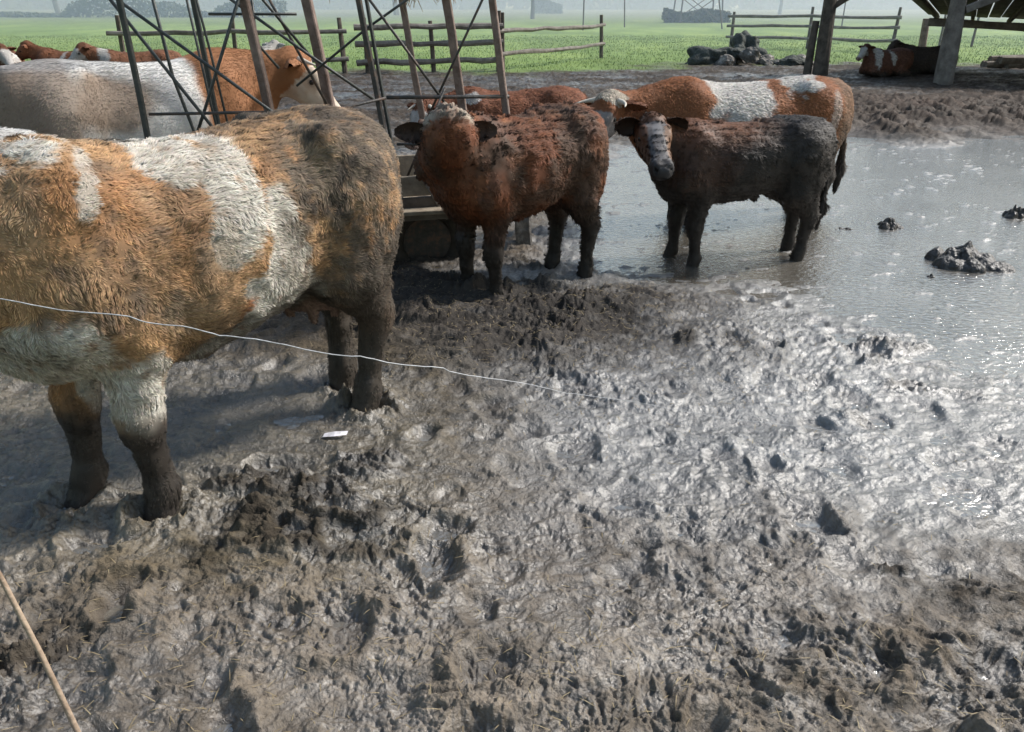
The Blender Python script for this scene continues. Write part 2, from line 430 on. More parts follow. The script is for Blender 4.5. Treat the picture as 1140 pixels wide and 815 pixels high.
    # udder or sheath
    if S.get('udder'):
        d = smin(d, cone(P, (-.38, 0, .72 - drop), (-.46, .0, .70 - drop), .14, .16, (1, 1, 1)), .06)
        for s in (-1, 1):
            for ux in (-.34, -.46):
                d = smin(d, cone(P, (ux - .06, s * .075, .60 - drop), (ux - .06, s * .08, .52 - drop), .024, .016), .02)
    elif not lie:
        d = smin(d, cone(P, (-.12, 0, .60 - drop + S.get('bel', 0)), (-.2, 0, .54 - drop + S.get('bel', 0)), .06, .04), .06)
    # tail
    if not lie:
        tl = S.get('tail', 0.)
        tp = [(-.78, 0, 1.30 - drop), (-.875, tl * .3, 1.24 - drop), (-.92, tl * .5, 1.05 - drop), (-.925, tl * .8, .75), (-.92, tl, .5), (-.91, tl, .32)]
        tr = [.05, .036, .028, .024, .042, .02]
        for k in range(5): d = smin(d, cone(P, tp[k], tp[k+1], tr[k], tr[k+1]), .03)
    return d

def ear_mesh(base, out, up, L, W, cup=1.):
    """leaf-shaped cupped ear; out = direction it points, up = normal of its hollow"""
    out = unit(out); up = unit(np.array(up) - out * (np.array(up) @ out)); sdv = np.cross(out, up)
    nu, nv = 12, 9; V = []
    for layer, off in ((0, .006), (1, -.012)):
        for i in range(nu):
            t = i / (nu - 1)
            w = W * (math.sin(math.pi * min(t * .80 + .14, 1)) ** .7) * .5
            for j in range(nv):
                k = j / (nv - 1) * 2 - 1
                p = base + out * (L * t) + sdv * (k * w) + up * (-(1 - k * k) * w * .75 * cup * (1 - .4 * t) + off * (1 - k * k) * (1 if layer == 0 else 1.4))
                V.append(p)
    Fs = []
    n = nu * nv
    for i in range(nu - 1):
        for j in range(nv - 1):
            a = i * nv + j
            Fs.append((a, a + 1, a + nv + 1, a + nv)); Fs.append((n + a, n + a + nv, n + a + nv + 1, n + a + 1))
    return np.array(V, F32), np.array(Fs)

def vnormals(V, Q):
    n = np.cross(V[Q[:, 2]] - V[Q[:, 0]], V[Q[:, 3]] - V[Q[:, 1]])
    N = np.zeros_like(V)
    for k in range(4): np.add.at(N, Q[:, k], n)
    return N / (np.linalg.norm(N, axis=1)[:, None] + 1e-12), n

def make_cattle(name, S, loc, heading, sc, coat, label, group=None, h=.018, blades=60000, flen=.035, fw=.004, clump=.35, curl=.5, cat='cow', z=0., var=1.):
    hd = math.atan2(heading[1], heading[0])
    root = empty(name, (loc[0], loc[1], z), label, cat, group, hd)
    S = dict(S); S.setdefault('drop', 0); S.setdefault('feet', {})
    pl = np.array(S['poll'], float); u = unit(S['hdir'])
    v0 = np.array(S.get('hup', (0, 0, 1)), float); v = unit(v0 - u * (v0 @ u)); sd = np.cross(v, u); hs = S.get('hsize', 1.)
    nose = pl + u * .6 * hs
    lo = np.minimum(np.array((-1.0, -.5, -.06)), np.minimum(pl, nose) - .25); hi = np.maximum(np.array((.95, .5, 1.5 - S['drop'])), np.maximum(pl, nose) + .25)
    if S.get('lie'): lo[1] -= .1; hi[1] += .1
    hh = h / sc
    n = np.ceil((hi - lo) / hh).astype(int) + 1
    g = [lo[k] + np.arange(n[k]) * hh for k in range(3)]
    out = np.empty(n, F32)
    for i0 in range(0, n[0], 16):
        X, Y, Z = np.meshgrid(g[0][i0:i0+16], g[1], g[2], indexing='ij')
        P = np.stack([X.ravel(), Y.ravel(), Z.ravel()], 1).astype(F32)
        out[i0:i0+16] = cattle_field(P, S).reshape(X.shape)
    V, Q = surface_nets(out, lo, hh)
    # matted relief over the whole hide
    N, _ = vnormals(V, Q)
    relief = S.get('relief', .008)
    V = V + N * ((f3(V, 14, 5, 3) * relief + f3(V, 5, 9, 2) * relief * 1.0) * sm(.0, .25, V[:, 2]) )[:, None].astype(F32)
    nb_body = len(V)
    Fq = [Q]
    inner = np.zeros(len(V), bool)
    for s in (-1, 1):
        b = pl + (-u * .00 - v * .035 + sd * s * .095) * hs
        eo = sd * s * 1.0 + v * S.get('earup', -.12) - u * S.get('earback', .22)
        ev, ef = ear_mesh(b, eo, u * S.get('earface', .8) - v * .25, S.get('earlen', .19) * hs, S.get('earwid', .12) * hs)
        en, _ = vnormals(ev, ef)
        eu = unit(u * S.get('earface', .8) - v * .25)
        if (en[:len(ev) // 2] @ eu).mean() < 0: ef = ef[:, ::-1]
        Fq.append(ef + len(V)); V = np.concatenate([V, ev]); inner = np.concatenate([inner, np.arange(len(ev)) < len(ev) // 2])
    Q = np.concatenate(Fq)
    N, fn = vnormals(V, Q)
    frame = dict(pl=pl, u=u, v=v, sd=sd, hs=hs)
    # fur blades
    area = np.linalg.norm(fn, axis=1) * .5
    pick = rng.choice(len(Q), size=blades, p=area / area.sum())
    a_, b_ = rng.random(blades).astype(F32)[:, None], rng.random(blades).astype(F32)[:, None]
    q = Q[pick]
    R = (V[q[:, 0]] * (1 - a_) + V[q[:, 1]] * a_) * (1 - b_) + (V[q[:, 3]] * (1 - a_) + V[q[:, 2]] * a_) * b_
    RN = (N[q[:, 0]] * (1 - a_) + N[q[:, 1]] * a_) * (1 - b_) + (N[q[:, 3]] * (1 - a_) + N[q[:, 2]] * a_) * b_
    RN /= np.linalg.norm(RN, axis=1)[:, None] + 1e-9
    inr = inner[q[:, 0]]
    def info(P):
        w = P - pl; hu = w @ u / hs; hv = w @ v / hs; hy = w @ sd / hs
        head = (hu > -.1) & (hu < .62) & (np.abs(hy) < .34) & (hv > -.25) & (hv < .14)
        return hu, hv, hy, head
    hu, hv, hy, head = info(R)
    leg = sm(.62, .45, R[:, 2]) if not S.get('lie') else np.zeros(len(R), F32)
    flow = np.zeros_like(R); flow[:, 0] = -.75 + .6 * leg; flow[:, 2] = -.55 - .6 * leg
    flow += head[:, None] * (u * 1.4)[None]
    tailm = (R[:, 0] < -.88)
    flow[tailm] = (0, 0, -1)
    cn = np.stack([f3(R, 9, 31, 2), f3(R, 9, 41, 2), f3(R, 9, 51, 2)], 1) * curl * 1.6 + np.stack([n3(R, 34, 61), n3(R, 34, 71), n3(R, 34, 81)], 1) * curl
    flow = flow + cn
    flow -= RN * (flow * RN).sum(1)[:, None]
    flow /= np.linalg.norm(flow, axis=1)[:, None] + 1e-9
    L = flen * (1 - .68 * leg) * (.55 + .9 * rng.random(len(R)))
    L = np.where(head, L * np.where(hu < .06, S.get('pollfur', .6), .28), L)
    L = np.where(inr, L * .4, L)
    L = np.where(tailm & (R[:, 2] < .6), L * 2.6, L)
    L *= 1 + .5 * n3(R, 6, 91)
    if S.get('belly'):
        L *= 1 + S['belly'] * sm(.75, .55, R[:, 2]) * sm(.4, -.2, RN[:, 2]) * (R[:, 2] > .45)
    L = (L / sc)[:, None]
    lift = (.28 + .25 * rng.random(len(R)))[:, None]
    D = flow + RN * lift; D /= np.linalg.norm(D, axis=1)[:, None]
    tip = R + D * L - RN * L * .18
    cs = S.get('csize', .022) / sc
    ci = np.floor((R + cn * .012) / cs).astype(np.int64)
    cc = (ci + .5 + np.stack([_h(ci[:, 0], ci[:, 1], ci[:, 2], k) - .5 for k in (1, 2, 3)], 1) * .6) * cs
    cb = _h(ci[:, 0], ci[:, 1], ci[:, 2], 9)
    ctip = cc + (flow * L * 1.0) + RN * L * .35
    tip = tip * (1 - clump) + ctip * clump
    side = np.cross(D, RN); side /= np.linalg.norm(side, axis=1)[:, None] + 1e-9
    W = (fw * (.6 + .8 * rng.random(len(R))) / sc)[:, None]
    mid = R * .5 + tip * .5 + RN * L * .10
    Rr = R - RN * .004
    B = np.stack([Rr - side * W * .5, Rr + side * W * .5, mid + side * W * .42, mid - side * W * .42, tip], 1)
    nb = len(V)
    base = nb + np.arange(len(R))[:, None] * 5
    quads = np.concatenate([Q, base + np.array([[0, 1, 2, 3]])]); tris = base + np.array([[3, 2, 4]])
    # colours
    def colour(P, Nn, inn):
        hu, hv, hy, hd_ = info(P)
        return coat(P, Nn, dict(hu=hu, hv=hv, hy=hy, head=hd_, inner=inn))
    Cb, rb = colour(V, N, inner)
    Cr, rr = colour(R, RN, inr)
    var_ = (.95 + var * (-.23 + .45 * rng.random(len(R)) + .35 * (cb - .5)))[:, None]
    hue = 1 + (rng.random((len(R), 3)) - .5) * .12
    Cr = Cr * var_ * hue
    root_ao = S.get('root', .55)
    CB = np.stack([Cr * root_ao, Cr * root_ao, Cr * .95, Cr * .95, Cr * 1.12], 1).reshape(-1, 3)  # occlusion between hairs painted in: roots darkened, tips lightened
    tn = D * 0; tn = RN * .8 + np.cross(side, D) * .35 + side * (rng.random((len(R), 1)) - .5) * .9 * var
    tn = np.where(((tn * RN).sum(1) < 0)[:, None], RN, tn)
    tn /= np.linalg.norm(tn, axis=1)[:, None] + 1e-9
    FN = np.repeat(tn, 5, axis=0)
    LS = np.array((S.get('len', 1.), 1, 1), F32)
    allV = np.concatenate([V, B.reshape(-1, 3)]) * sc * LS
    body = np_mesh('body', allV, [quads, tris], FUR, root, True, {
        'coat': ('FLOAT_COLOR', np.clip(np.concatenate([Cb * (root_ao + .05), CB]), 0, .85)),
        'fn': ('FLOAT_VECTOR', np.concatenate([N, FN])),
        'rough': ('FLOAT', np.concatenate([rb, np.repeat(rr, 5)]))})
    # eyes, horns
    for s in (-1, 1):
        mb = MB(); c = (pl + (u * .145 - v * .035 + sd * s * .108) * hs) * sc
        mb.ell((0, 0, 0), .021 * sc * hs, .021 * sc * hs, .019 * sc * hs, 16, 10)
        e = mb.build('eye', EYE, root, True); e.location = c * LS
    if S.get('horn'):
        for s in (-1, 1):
            mb = MB(); pts = []; rr_ = []
            hl = S['horn']
            for k in range(9):
                t = k / 8
                p = pl + v * (.02 + .10 * t * t * hl * 3) * 1 + sd * s * (.085 + hl * t * (1 - .25 * t)) + u * (.0 + .10 * t * t)
                pts.append(p * sc * LS); rr_.append(.028 * sc * (1 - t * .85))
            mb.tube(pts, rr_, 10); mb.build('horn', HORN, root, True)
    return root

def wblob(P, cx, cz, rx, rz, ang=0, s=0, warp=.06, soft=.12):
    """soft-edged patch in side view; warped by noise"""
    x = P[:, 0] - cx + f3(P, 7, 100 + s, 5) * warp; z = P[:, 2] - cz + f3(P, 7, 200 + s, 5) * warp * 1.3
    ca, sa = math.cos(ang), math.sin(ang)
    a = (x * ca + z * sa) / rx; b = (-x * sa + z * ca) / rz
    return sm(1 + soft, 1 - soft, np.sqrt(a * a + b * b))

def mix(C, c, m):
    return C * (1 - m[:, None]) + np.array(c, F32) * m[:, None]

WHITE = (.74, .69, .60); GOLD = (.42, .205, .082); RUST = (.27, .098, .035); DK = (.045, .037, .031); GREYMUD = (.15, .118, .088)

def mudlegs(C, P, Nn, z0, z1, dark=DK, s=300):
    m = sm(z1, z0, P[:, 2] + f3(P, 6, s, 3) * .09)
    c = np.array(dark, F32)[None] * (1 + .5 * f3(P, 18, s + 5, 2))[:, None]
    return C * (1 - m[:, None]) + c * m[:, None], m

def face_detail(C, I, nosecol=(.30, .19, .16), mouth=True):
    m = I['head'] & (I['hu'] > .455); C = mix(C, nosecol, m.astype(F32) * .8)
    nz = np.minimum(np.hypot(np.hypot((I['hu'] - .51), (I['hv'] + .045)), (np.abs(I['hy']) - .05)) / .022, 2)
    C = mix(C, (.01, .008, .007), sm(1.1, .6, nz))
    ml = np.abs(I['hv'] + .098 + (I['hu'] - .45) * .1) / .008
    C = mix(C, (.06, .045, .04), .6 * sm(1.2, .5, ml) * (I['head'] & (I['hu'] > .38)))
    er = np.hypot(np.hypot(I['hu'] - .145, I['hv'] + .035), (np.abs(I['hy']) - .108)) / .030
    return mix(C, (.10, .06, .045), sm(1.3, .6, er) * .6)

def coat_main(P, Nn, I):
    n = f3(P, 5, 11, 3); hf = f3(P, 26, 12, 3)
    C = np.tile(np.array((.56, .33, .165), F32), (len(P), 1)) * (1 + .25 * n + .35 * hf)[:, None]
    C = mix(C, (.42, .185, .07), np.clip(f3(P, 4, 15, 3) * 1.8 + .15, 0, 1) * .7)
    C = mix(C, (.33, .12, .045), wblob(P, -.02, .78, .10, .14, .3, 71, .06) * .8)
    W = np.maximum.reduce([wblob(P, .17, 1.31, .13, .10, -.3, 1), wblob(P, .06, 1.14, .11, .22, .35, 2, .10), wblob(P, -.06, .92, .10, .22, .35, 12, .13), wblob(P, -.17, .70, .18, .17, .3, 3), wblob(P, .10, .60, .20, .09, 0, 13),
                           wblob(P, .66, 1.375, .20, .05, .1, 4, .07), wblob(P, .50, 1.29, .035, .10, .5, 5, .05) * .8, wblob(P, .74, .72, .22, .17, .1, 6, .08), wblob(P, .45, .56, .10, .17, 0, 7, .08)])
    W = W * np.clip(1.15 + 1.3 * np.minimum(hf + .12, 0) * 1.2, .3, 1)
    C = mix(C, WHITE, W * .98)
    g = np.clip(wblob(P, -.62, 1.05, .45, .52, 0, 8, .16, .35) * .95 + wblob(P, -.36, .95, .25, .4, 0, 28, .16, .4) * .45 + wblob(P, .35, 1.0, .34, .24, 0, 9, .2, .4) * .45, 0, 1)
    g = g * np.clip(.85 + 1.2 * f3(P, 7, 21, 3) + 1.1 * f3(P, 30, 22, 2), .05, 1)
    C = mix(C, (.17, .135, .10), g * .95)
    dd = (wblob(P, -.5, 1.20, .30, .22, .2, 18, .16, .5) + .5 * wblob(P, -.6, .9, .3, .4, .2, 19, .16, .5)) * np.clip(f3(P, 24, 23, 3) * 4 + .1, 0, 1)
    C = mix(C, (.05, .04, .032), np.clip(dd, 0, 1) * .85)
    C = mix(C, (.15, .115, .085), np.clip(f3(P, 9, 77, 4) * 3.2 - .1, 0, 1) * .8 * (1 - .75 * W))
    C = mix(C, (.40, .30, .20), np.clip(f3(P, 6, 79, 3) * 2.5 - .2, 0, 1) * .45)
    C = mix(C, (.13, .105, .08), sm(-.66, -.80, P[:, 0] + .06 * n) * np.clip(.6 + hf * 1.6, 0, 1))
    C, m = mudlegs(C, P, Nn, .38, .52, dark=(.06, .05, .042), s=310)
    rl = sm(-.34, -.52, P[:, 0] + .05 * hf) * sm(1.02, .78, P[:, 2] + .12 * n + .1 * hf)
    C = mix(C, (.075, .061, .048), rl * .9)
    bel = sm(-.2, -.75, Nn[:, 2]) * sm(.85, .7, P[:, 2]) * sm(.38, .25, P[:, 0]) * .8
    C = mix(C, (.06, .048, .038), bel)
    C = mix(C, (.24, .155, .12), (sm(.1, .05, np.abs(P[:, 0] + .48) - .06) * sm(.66, .60, P[:, 2]) * (P[:, 2] > .36) * (np.abs(P[:, 1]) < .13)) * .9)
    C = mix(C, WHITE, (I['head'] & (I['hu'] > .0)).astype(F32) * .9)
    C = face_detail(C, I)
    return C, .5 + .3 * (1 - m)

def coat_far_cow(P, Nn, I):       # pale mid body, muddy rump, brown shoulders, white face
    n = f3(P, 5, 12, 3)
    C = np.tile(np.array((.36, .16, .07), F32), (len(P), 1)) * (1 + .3 * n)[:, None]
    C = mix(C, (.76, .73, .68), sm(.34, .28, P[:, 0] + n * .04) * 1.)
    gm = np.maximum(wblob(P, -.30, 1.12, .30, .19, .1, 31, .1, .4), sm(-.42, -.5, P[:, 0] + n * .08) * .9)
    C = mix(C, (.30, .20, .13), gm * .85)
    C = mix(C, (.22, .16, .115), sm(-.55, -.75, P[:, 0]) * .7)
    C = mix(C, (.50, .48, .46), sm(1.30, 1.345, P[:, 2] + n * .02) * sm(-.1, -.3, P[:, 0]) * .6)
    C = mix(C, (.33, .33, .35), wblob(P, .12, 1.15, .10, .14, .1, 32, .05, .5) * .35)
    C, m = mudlegs(C, P, Nn, .45, .7, s=320)
    C = mix(C, np.array((.66, .57, .47)), (.8 + .5 * f3(P, 16, 91, 3)) * (I['head'] & (I['hu'] > .07) & (I['hv'] < .3)).astype(F32))
    C = mix(C, (.10, .07, .05), I['inner'] * .6)
    return face_detail(C, I, (.45, .30, .24)), .75 * np.ones(len(P))

def coat_red(P, Nn, I):
    n = f3(P, 5, 13, 3)
    C = np.tile(np.array((.20, .066, .026), F32), (len(P), 1)) * (1 + .4 * n)[:, None]
    g = np.clip(.30 + 1.5 * f3(P, 6, 33, 4) + .45 * sm(.3, -.6, P[:, 0]), 0, 1)
    C = mix(C, (.10, .066, .045), g * .8)
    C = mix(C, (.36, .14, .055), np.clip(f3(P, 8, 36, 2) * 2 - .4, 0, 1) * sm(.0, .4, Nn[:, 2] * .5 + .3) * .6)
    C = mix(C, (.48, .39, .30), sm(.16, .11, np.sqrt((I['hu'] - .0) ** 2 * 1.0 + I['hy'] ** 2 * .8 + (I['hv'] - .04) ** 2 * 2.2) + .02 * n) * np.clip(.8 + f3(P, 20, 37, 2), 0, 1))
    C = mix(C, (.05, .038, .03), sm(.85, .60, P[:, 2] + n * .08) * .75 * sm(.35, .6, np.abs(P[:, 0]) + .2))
    C, m = mudlegs(C, P, Nn, .45, .65, s=330)
    C = mix(C, (.06, .038, .028), I['inner'] * .8)
    return face_detail(C, I, (.12, .08, .07)), .72 - .15 * m

def coat_dark(P, Nn, I):
    n = f3(P, 5, 14, 3)
    C = np.tile(np.array((.043, .034, .028), F32), (len(P), 1)) * (1 + .5 * f3(P, 9, 44, 3))[:, None]
    top = sm(1.10, 1.32, P[:, 2] + n * .07) * sm(-.45, .15, P[:, 0])
    C = mix(C, (.24, .095, .042), top * .75)
    C = mix(C, (.13, .055, .03), wblob(P, .45, 1.05, .3, .22, 0, 45, .15, .5) * .5)
    C = mix(C, (.10, .09, .085), sm(1.2, 1.36, P[:, 2]) * sm(-.1, -.4, P[:, 0]) * .4 * np.clip(.5 + f3(P, 16, 46, 2) * 2, 0, 1))
    C = mix(C, (.17, .165, .17), (I['head'] & (np.abs(I['hy']) < .075) & (I['hu'] > .05)).astype(F32) * .9)
    C = mix(C, (.19, .085, .045), (I['head'] & (I['hu'] < .08) & (np.abs(I['hy']) < .12)).astype(F32) * .8)
    C = mix(C, (.30, .16, .09), (I['head'] & (I['hy'] >= .05) & (I['hy'] < .135) & (I['hu'] > .12) & (I['hu'] < .42)).astype(F32) * .8)
    C = mix(C, (.16, .08, .05), (I['head'] & (I['hy'] <= -.07) & (I['hy'] > -.135) & (I['hu'] > .1) & (I['hu'] < .42)).astype(F32) * .7)
    C = mix(C, (.30, .29, .30), wblob_head(I, .16, .0, .06) * .8)
    C = mix(C, (.022, .016, .014), I['inner'] * .8)
    return face_detail(C, I, (.045, .04, .042)), .62 * np.ones(len(P))

def wblob_head(I, hu, hy, r):
    return sm(1.2, .7, np.hypot(I['hu'] - hu, (I['hy'] - hy) * 1.6) / r) * I['head'] * (I['hv'] > -.08)

def coat_back(P, Nn, I):
    n = f3(P, 5, 16, 3)
    C = np.tile(np.array((.33, .125, .05), F32), (len(P), 1)) * (1 + .3 * n)[:, None]
    W = np.maximum.reduce([wblob(P, .16, 1.26, .27, .26, .25, 51, .14), wblob(P, -.36, 1.34, .17, .11, -.2, 52, .12), wblob(P, -.10, 1.40, .25, .05, 0, 54, .04)])
    C = mix(C, (.62, .58, .53), W)
    C = mix(C, (.60, .56, .5), wblob(P, -.58, 1.05, .05, .22, .1, 53, .05) * .5)
    C = mix(C, (.21, .13, .075), sm(-.6, -.72, P[:, 0] + n * .05) * .75)
    C = mix(C, (.10, .072, .05), sm(-.55, -.75, P[:, 0]) * sm(1.2, .8, P[:, 2]) * .9)
    C, m = mudlegs(C, P, Nn, .5, .8, s=350)
    C = mix(C, (.58, .50, .40), (I['head'] & (I['hu'] < .05) & (np.abs(I['hy']) < .11) & (I['hv'] > -.05)).astype(F32))
    C = mix(C, (.40, .38, .36), (I['head'] & (I['hu'] > .14)).astype(F32) * .85)
    C = mix(C, (.22, .08, .035), (I['head'] & (np.abs(I['hy']) > .12)).astype(F32))
    return face_detail(C, I, (.30, .22, .19)), .75 * np.ones(len(P))

def coat_simple(base, white=(), face=True, mud=(.5, .8), wc=(.6, .56, .52)):
    def fn(P, Nn, I):
        n = f3(P, 5, 17, 3)
        C = np.tile(np.array(base, F32), (len(P), 1)) * (1 + .35 * n)[:, None]
        for k, w in enumerate(white): C = mix(C, wc, wblob(P, *w, s=60 + k))
        C, m = mudlegs(C, P, Nn, *mud, s=360)
        if face: C = mix(C, wc, (I['head'] & (I['hu'] > .1)).astype(F32))
        return face_detail(C, I), .78 * np.ones(len(P))
    return fn

STAND_DOWN = dict(poll=(1.12, 0, 1.30), hdir=(.55, 0, -.83))

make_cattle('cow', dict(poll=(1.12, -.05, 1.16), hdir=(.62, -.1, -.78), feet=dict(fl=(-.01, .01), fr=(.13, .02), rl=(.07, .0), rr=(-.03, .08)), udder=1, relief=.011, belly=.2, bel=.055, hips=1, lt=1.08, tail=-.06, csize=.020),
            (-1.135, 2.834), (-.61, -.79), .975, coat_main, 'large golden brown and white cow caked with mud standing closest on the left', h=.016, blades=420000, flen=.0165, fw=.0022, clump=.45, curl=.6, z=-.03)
make_cattle('cow', dict(poll=(1.15, .1, 1.25), hdir=(.7, .1, -.7), feet={}), (-2.98, 3.74), (-.80, -.60), .84,
            coat_simple((.55, .53, .50), mud=(.5, .75)), 'white backed cow standing hidden behind the large nearest cow', h=.026, blades=30000, flen=.025, z=-.03)
make_cattle('cow', dict(poll=(1.07, -.16, 1.31), hdir=(.58, -.16, -.66), feet={}, horn=.17, earup=-.2, earface=.5, neck=1.15, relief=.004, hsize=1.08, root=.85), (-2.50, 5.62), (.78, .63), .99, coat_far_cow,
            'pale cow with brown shoulders, white face and horn standing behind the feeder frame', h=.02, blades=110000, flen=.014, fw=.0045, clump=.15, curl=.2, var=.35)
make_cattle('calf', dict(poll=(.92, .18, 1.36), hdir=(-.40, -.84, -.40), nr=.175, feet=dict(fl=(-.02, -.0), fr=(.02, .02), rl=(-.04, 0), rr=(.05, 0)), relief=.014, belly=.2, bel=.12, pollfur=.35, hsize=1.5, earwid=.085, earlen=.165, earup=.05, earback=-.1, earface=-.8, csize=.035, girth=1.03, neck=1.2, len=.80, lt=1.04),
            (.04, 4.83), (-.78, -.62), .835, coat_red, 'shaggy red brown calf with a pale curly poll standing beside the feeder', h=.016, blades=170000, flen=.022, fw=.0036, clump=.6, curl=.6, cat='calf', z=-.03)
make_cattle('calf', dict(poll=(.95, .18, 1.37), hdir=(.12, .95, -.42), lt=1.05, earface=2.2, earwid=.17, feet=dict(fl=(-.02, .0), fr=(.10, -.02), rl=(.0, 0), rr=(-.08, 0)), relief=.012, belly=.25, bel=.125, hsize=1.18, earlen=.18, earup=.12, earback=.0, csize=.035, girth=.97, len=.97),
            (1.57, 5.55), (-.985, -.17), .755, coat_dark, 'dark mud coated calf standing in water facing the camera', h=.016, blades=150000, flen=.018, fw=.0034, clump=.5, curl=.5, cat='calf', z=-.06)
make_cattle('cow', dict(poll=(1.16, .10, 1.22), hdir=(.60, .45, -.62), feet={}, horn=.17, udder=0, earup=-.2, relief=.005, tail=.05, len=1.17), (1.90, 6.74), (-.96, -.28), .91, coat_back,
            'brown and white horned cow standing in water behind the dark calf', h=.02, blades=90000, flen=.022, fw=.0055, clump=.25, curl=.4, z=-.12)
make_cattle('cow', dict(poll=(1.12, .2, 1.20), hdir=(.45, .55, -.65), feet={}, horn=.10), (.02, 7.45), (-.97, -.2), .74,
            coat_simple((.24, .09, .045), [(.55, 1.28, .12, .06)]), 'brown white faced cow half hidden behind the red calf and the feeder', h=.022, blades=50000, flen=.025, fw=.006, z=-.03)
print('cattle', time.time() - T0)

LIE = dict(lie=1, drop=.52, poll=(.98, .05, .93), hdir=(.75, .25, -.6), feet={})
far = [((-10.0, 16.6), (.5, -.85), (.19, .075, .035), [(.5, .8, .3, .2)], 'brown cow with a white flank patch lying farthest left in the grass'),
       ((-8.75, 16.8), (-.95, .2), (.26, .10, .045), [(.0, .72, .05, .12), (-.3, .84, .2, .05)], 'orange brown cow with a dark head lying in the grass, second from the left edge'),
       ((-7.35, 16.6), (-.9, -.3), (.24, .10, .05), [(.6, .8, .1, .2)], 'brown cow lying in the grass behind the leftmost feeder bar'),
       ((-5.35, 16.6), (.6, .8), (.50, .47, .43), [], 'whitish cow lying beyond the horned cow, between the feeder posts')]
for i, (l, hd, c, w, lab) in enumerate(far):
    make_cattle('cow', LIE, l, hd, .95, coat_simple(c, w, face=i != 1, mud=(-.2, -.1)), lab, 'cattle lying at the field edge', h=.045, blades=5000, flen=.04, fw=.02)
make_cattle('cow', LIE, (9.0, 20.3), (-.92, -.35), .76, coat_simple((.16, .07, .045), [(.62, .8, .12, .5), (.1, .6, .1, .2)], mud=(.1, .3)), 'brown cow with white shoulder lying under the shed roof', 'cattle lying under the shed', h=.04, blades=9000, flen=.04, fw=.015)
make_cattle('cow', LIE, (10.2, 20.9), (-.97, .1), .80, coat_simple((.07, .05, .042), [], face=False, mud=(.1, .3)), 'dark muddy cow lying under the shed roof beside the thick post', 'cattle lying under the shed', h=.04, blades=9000, flen=.04, fw=.015)
print('far cattle', time.time() - T0)

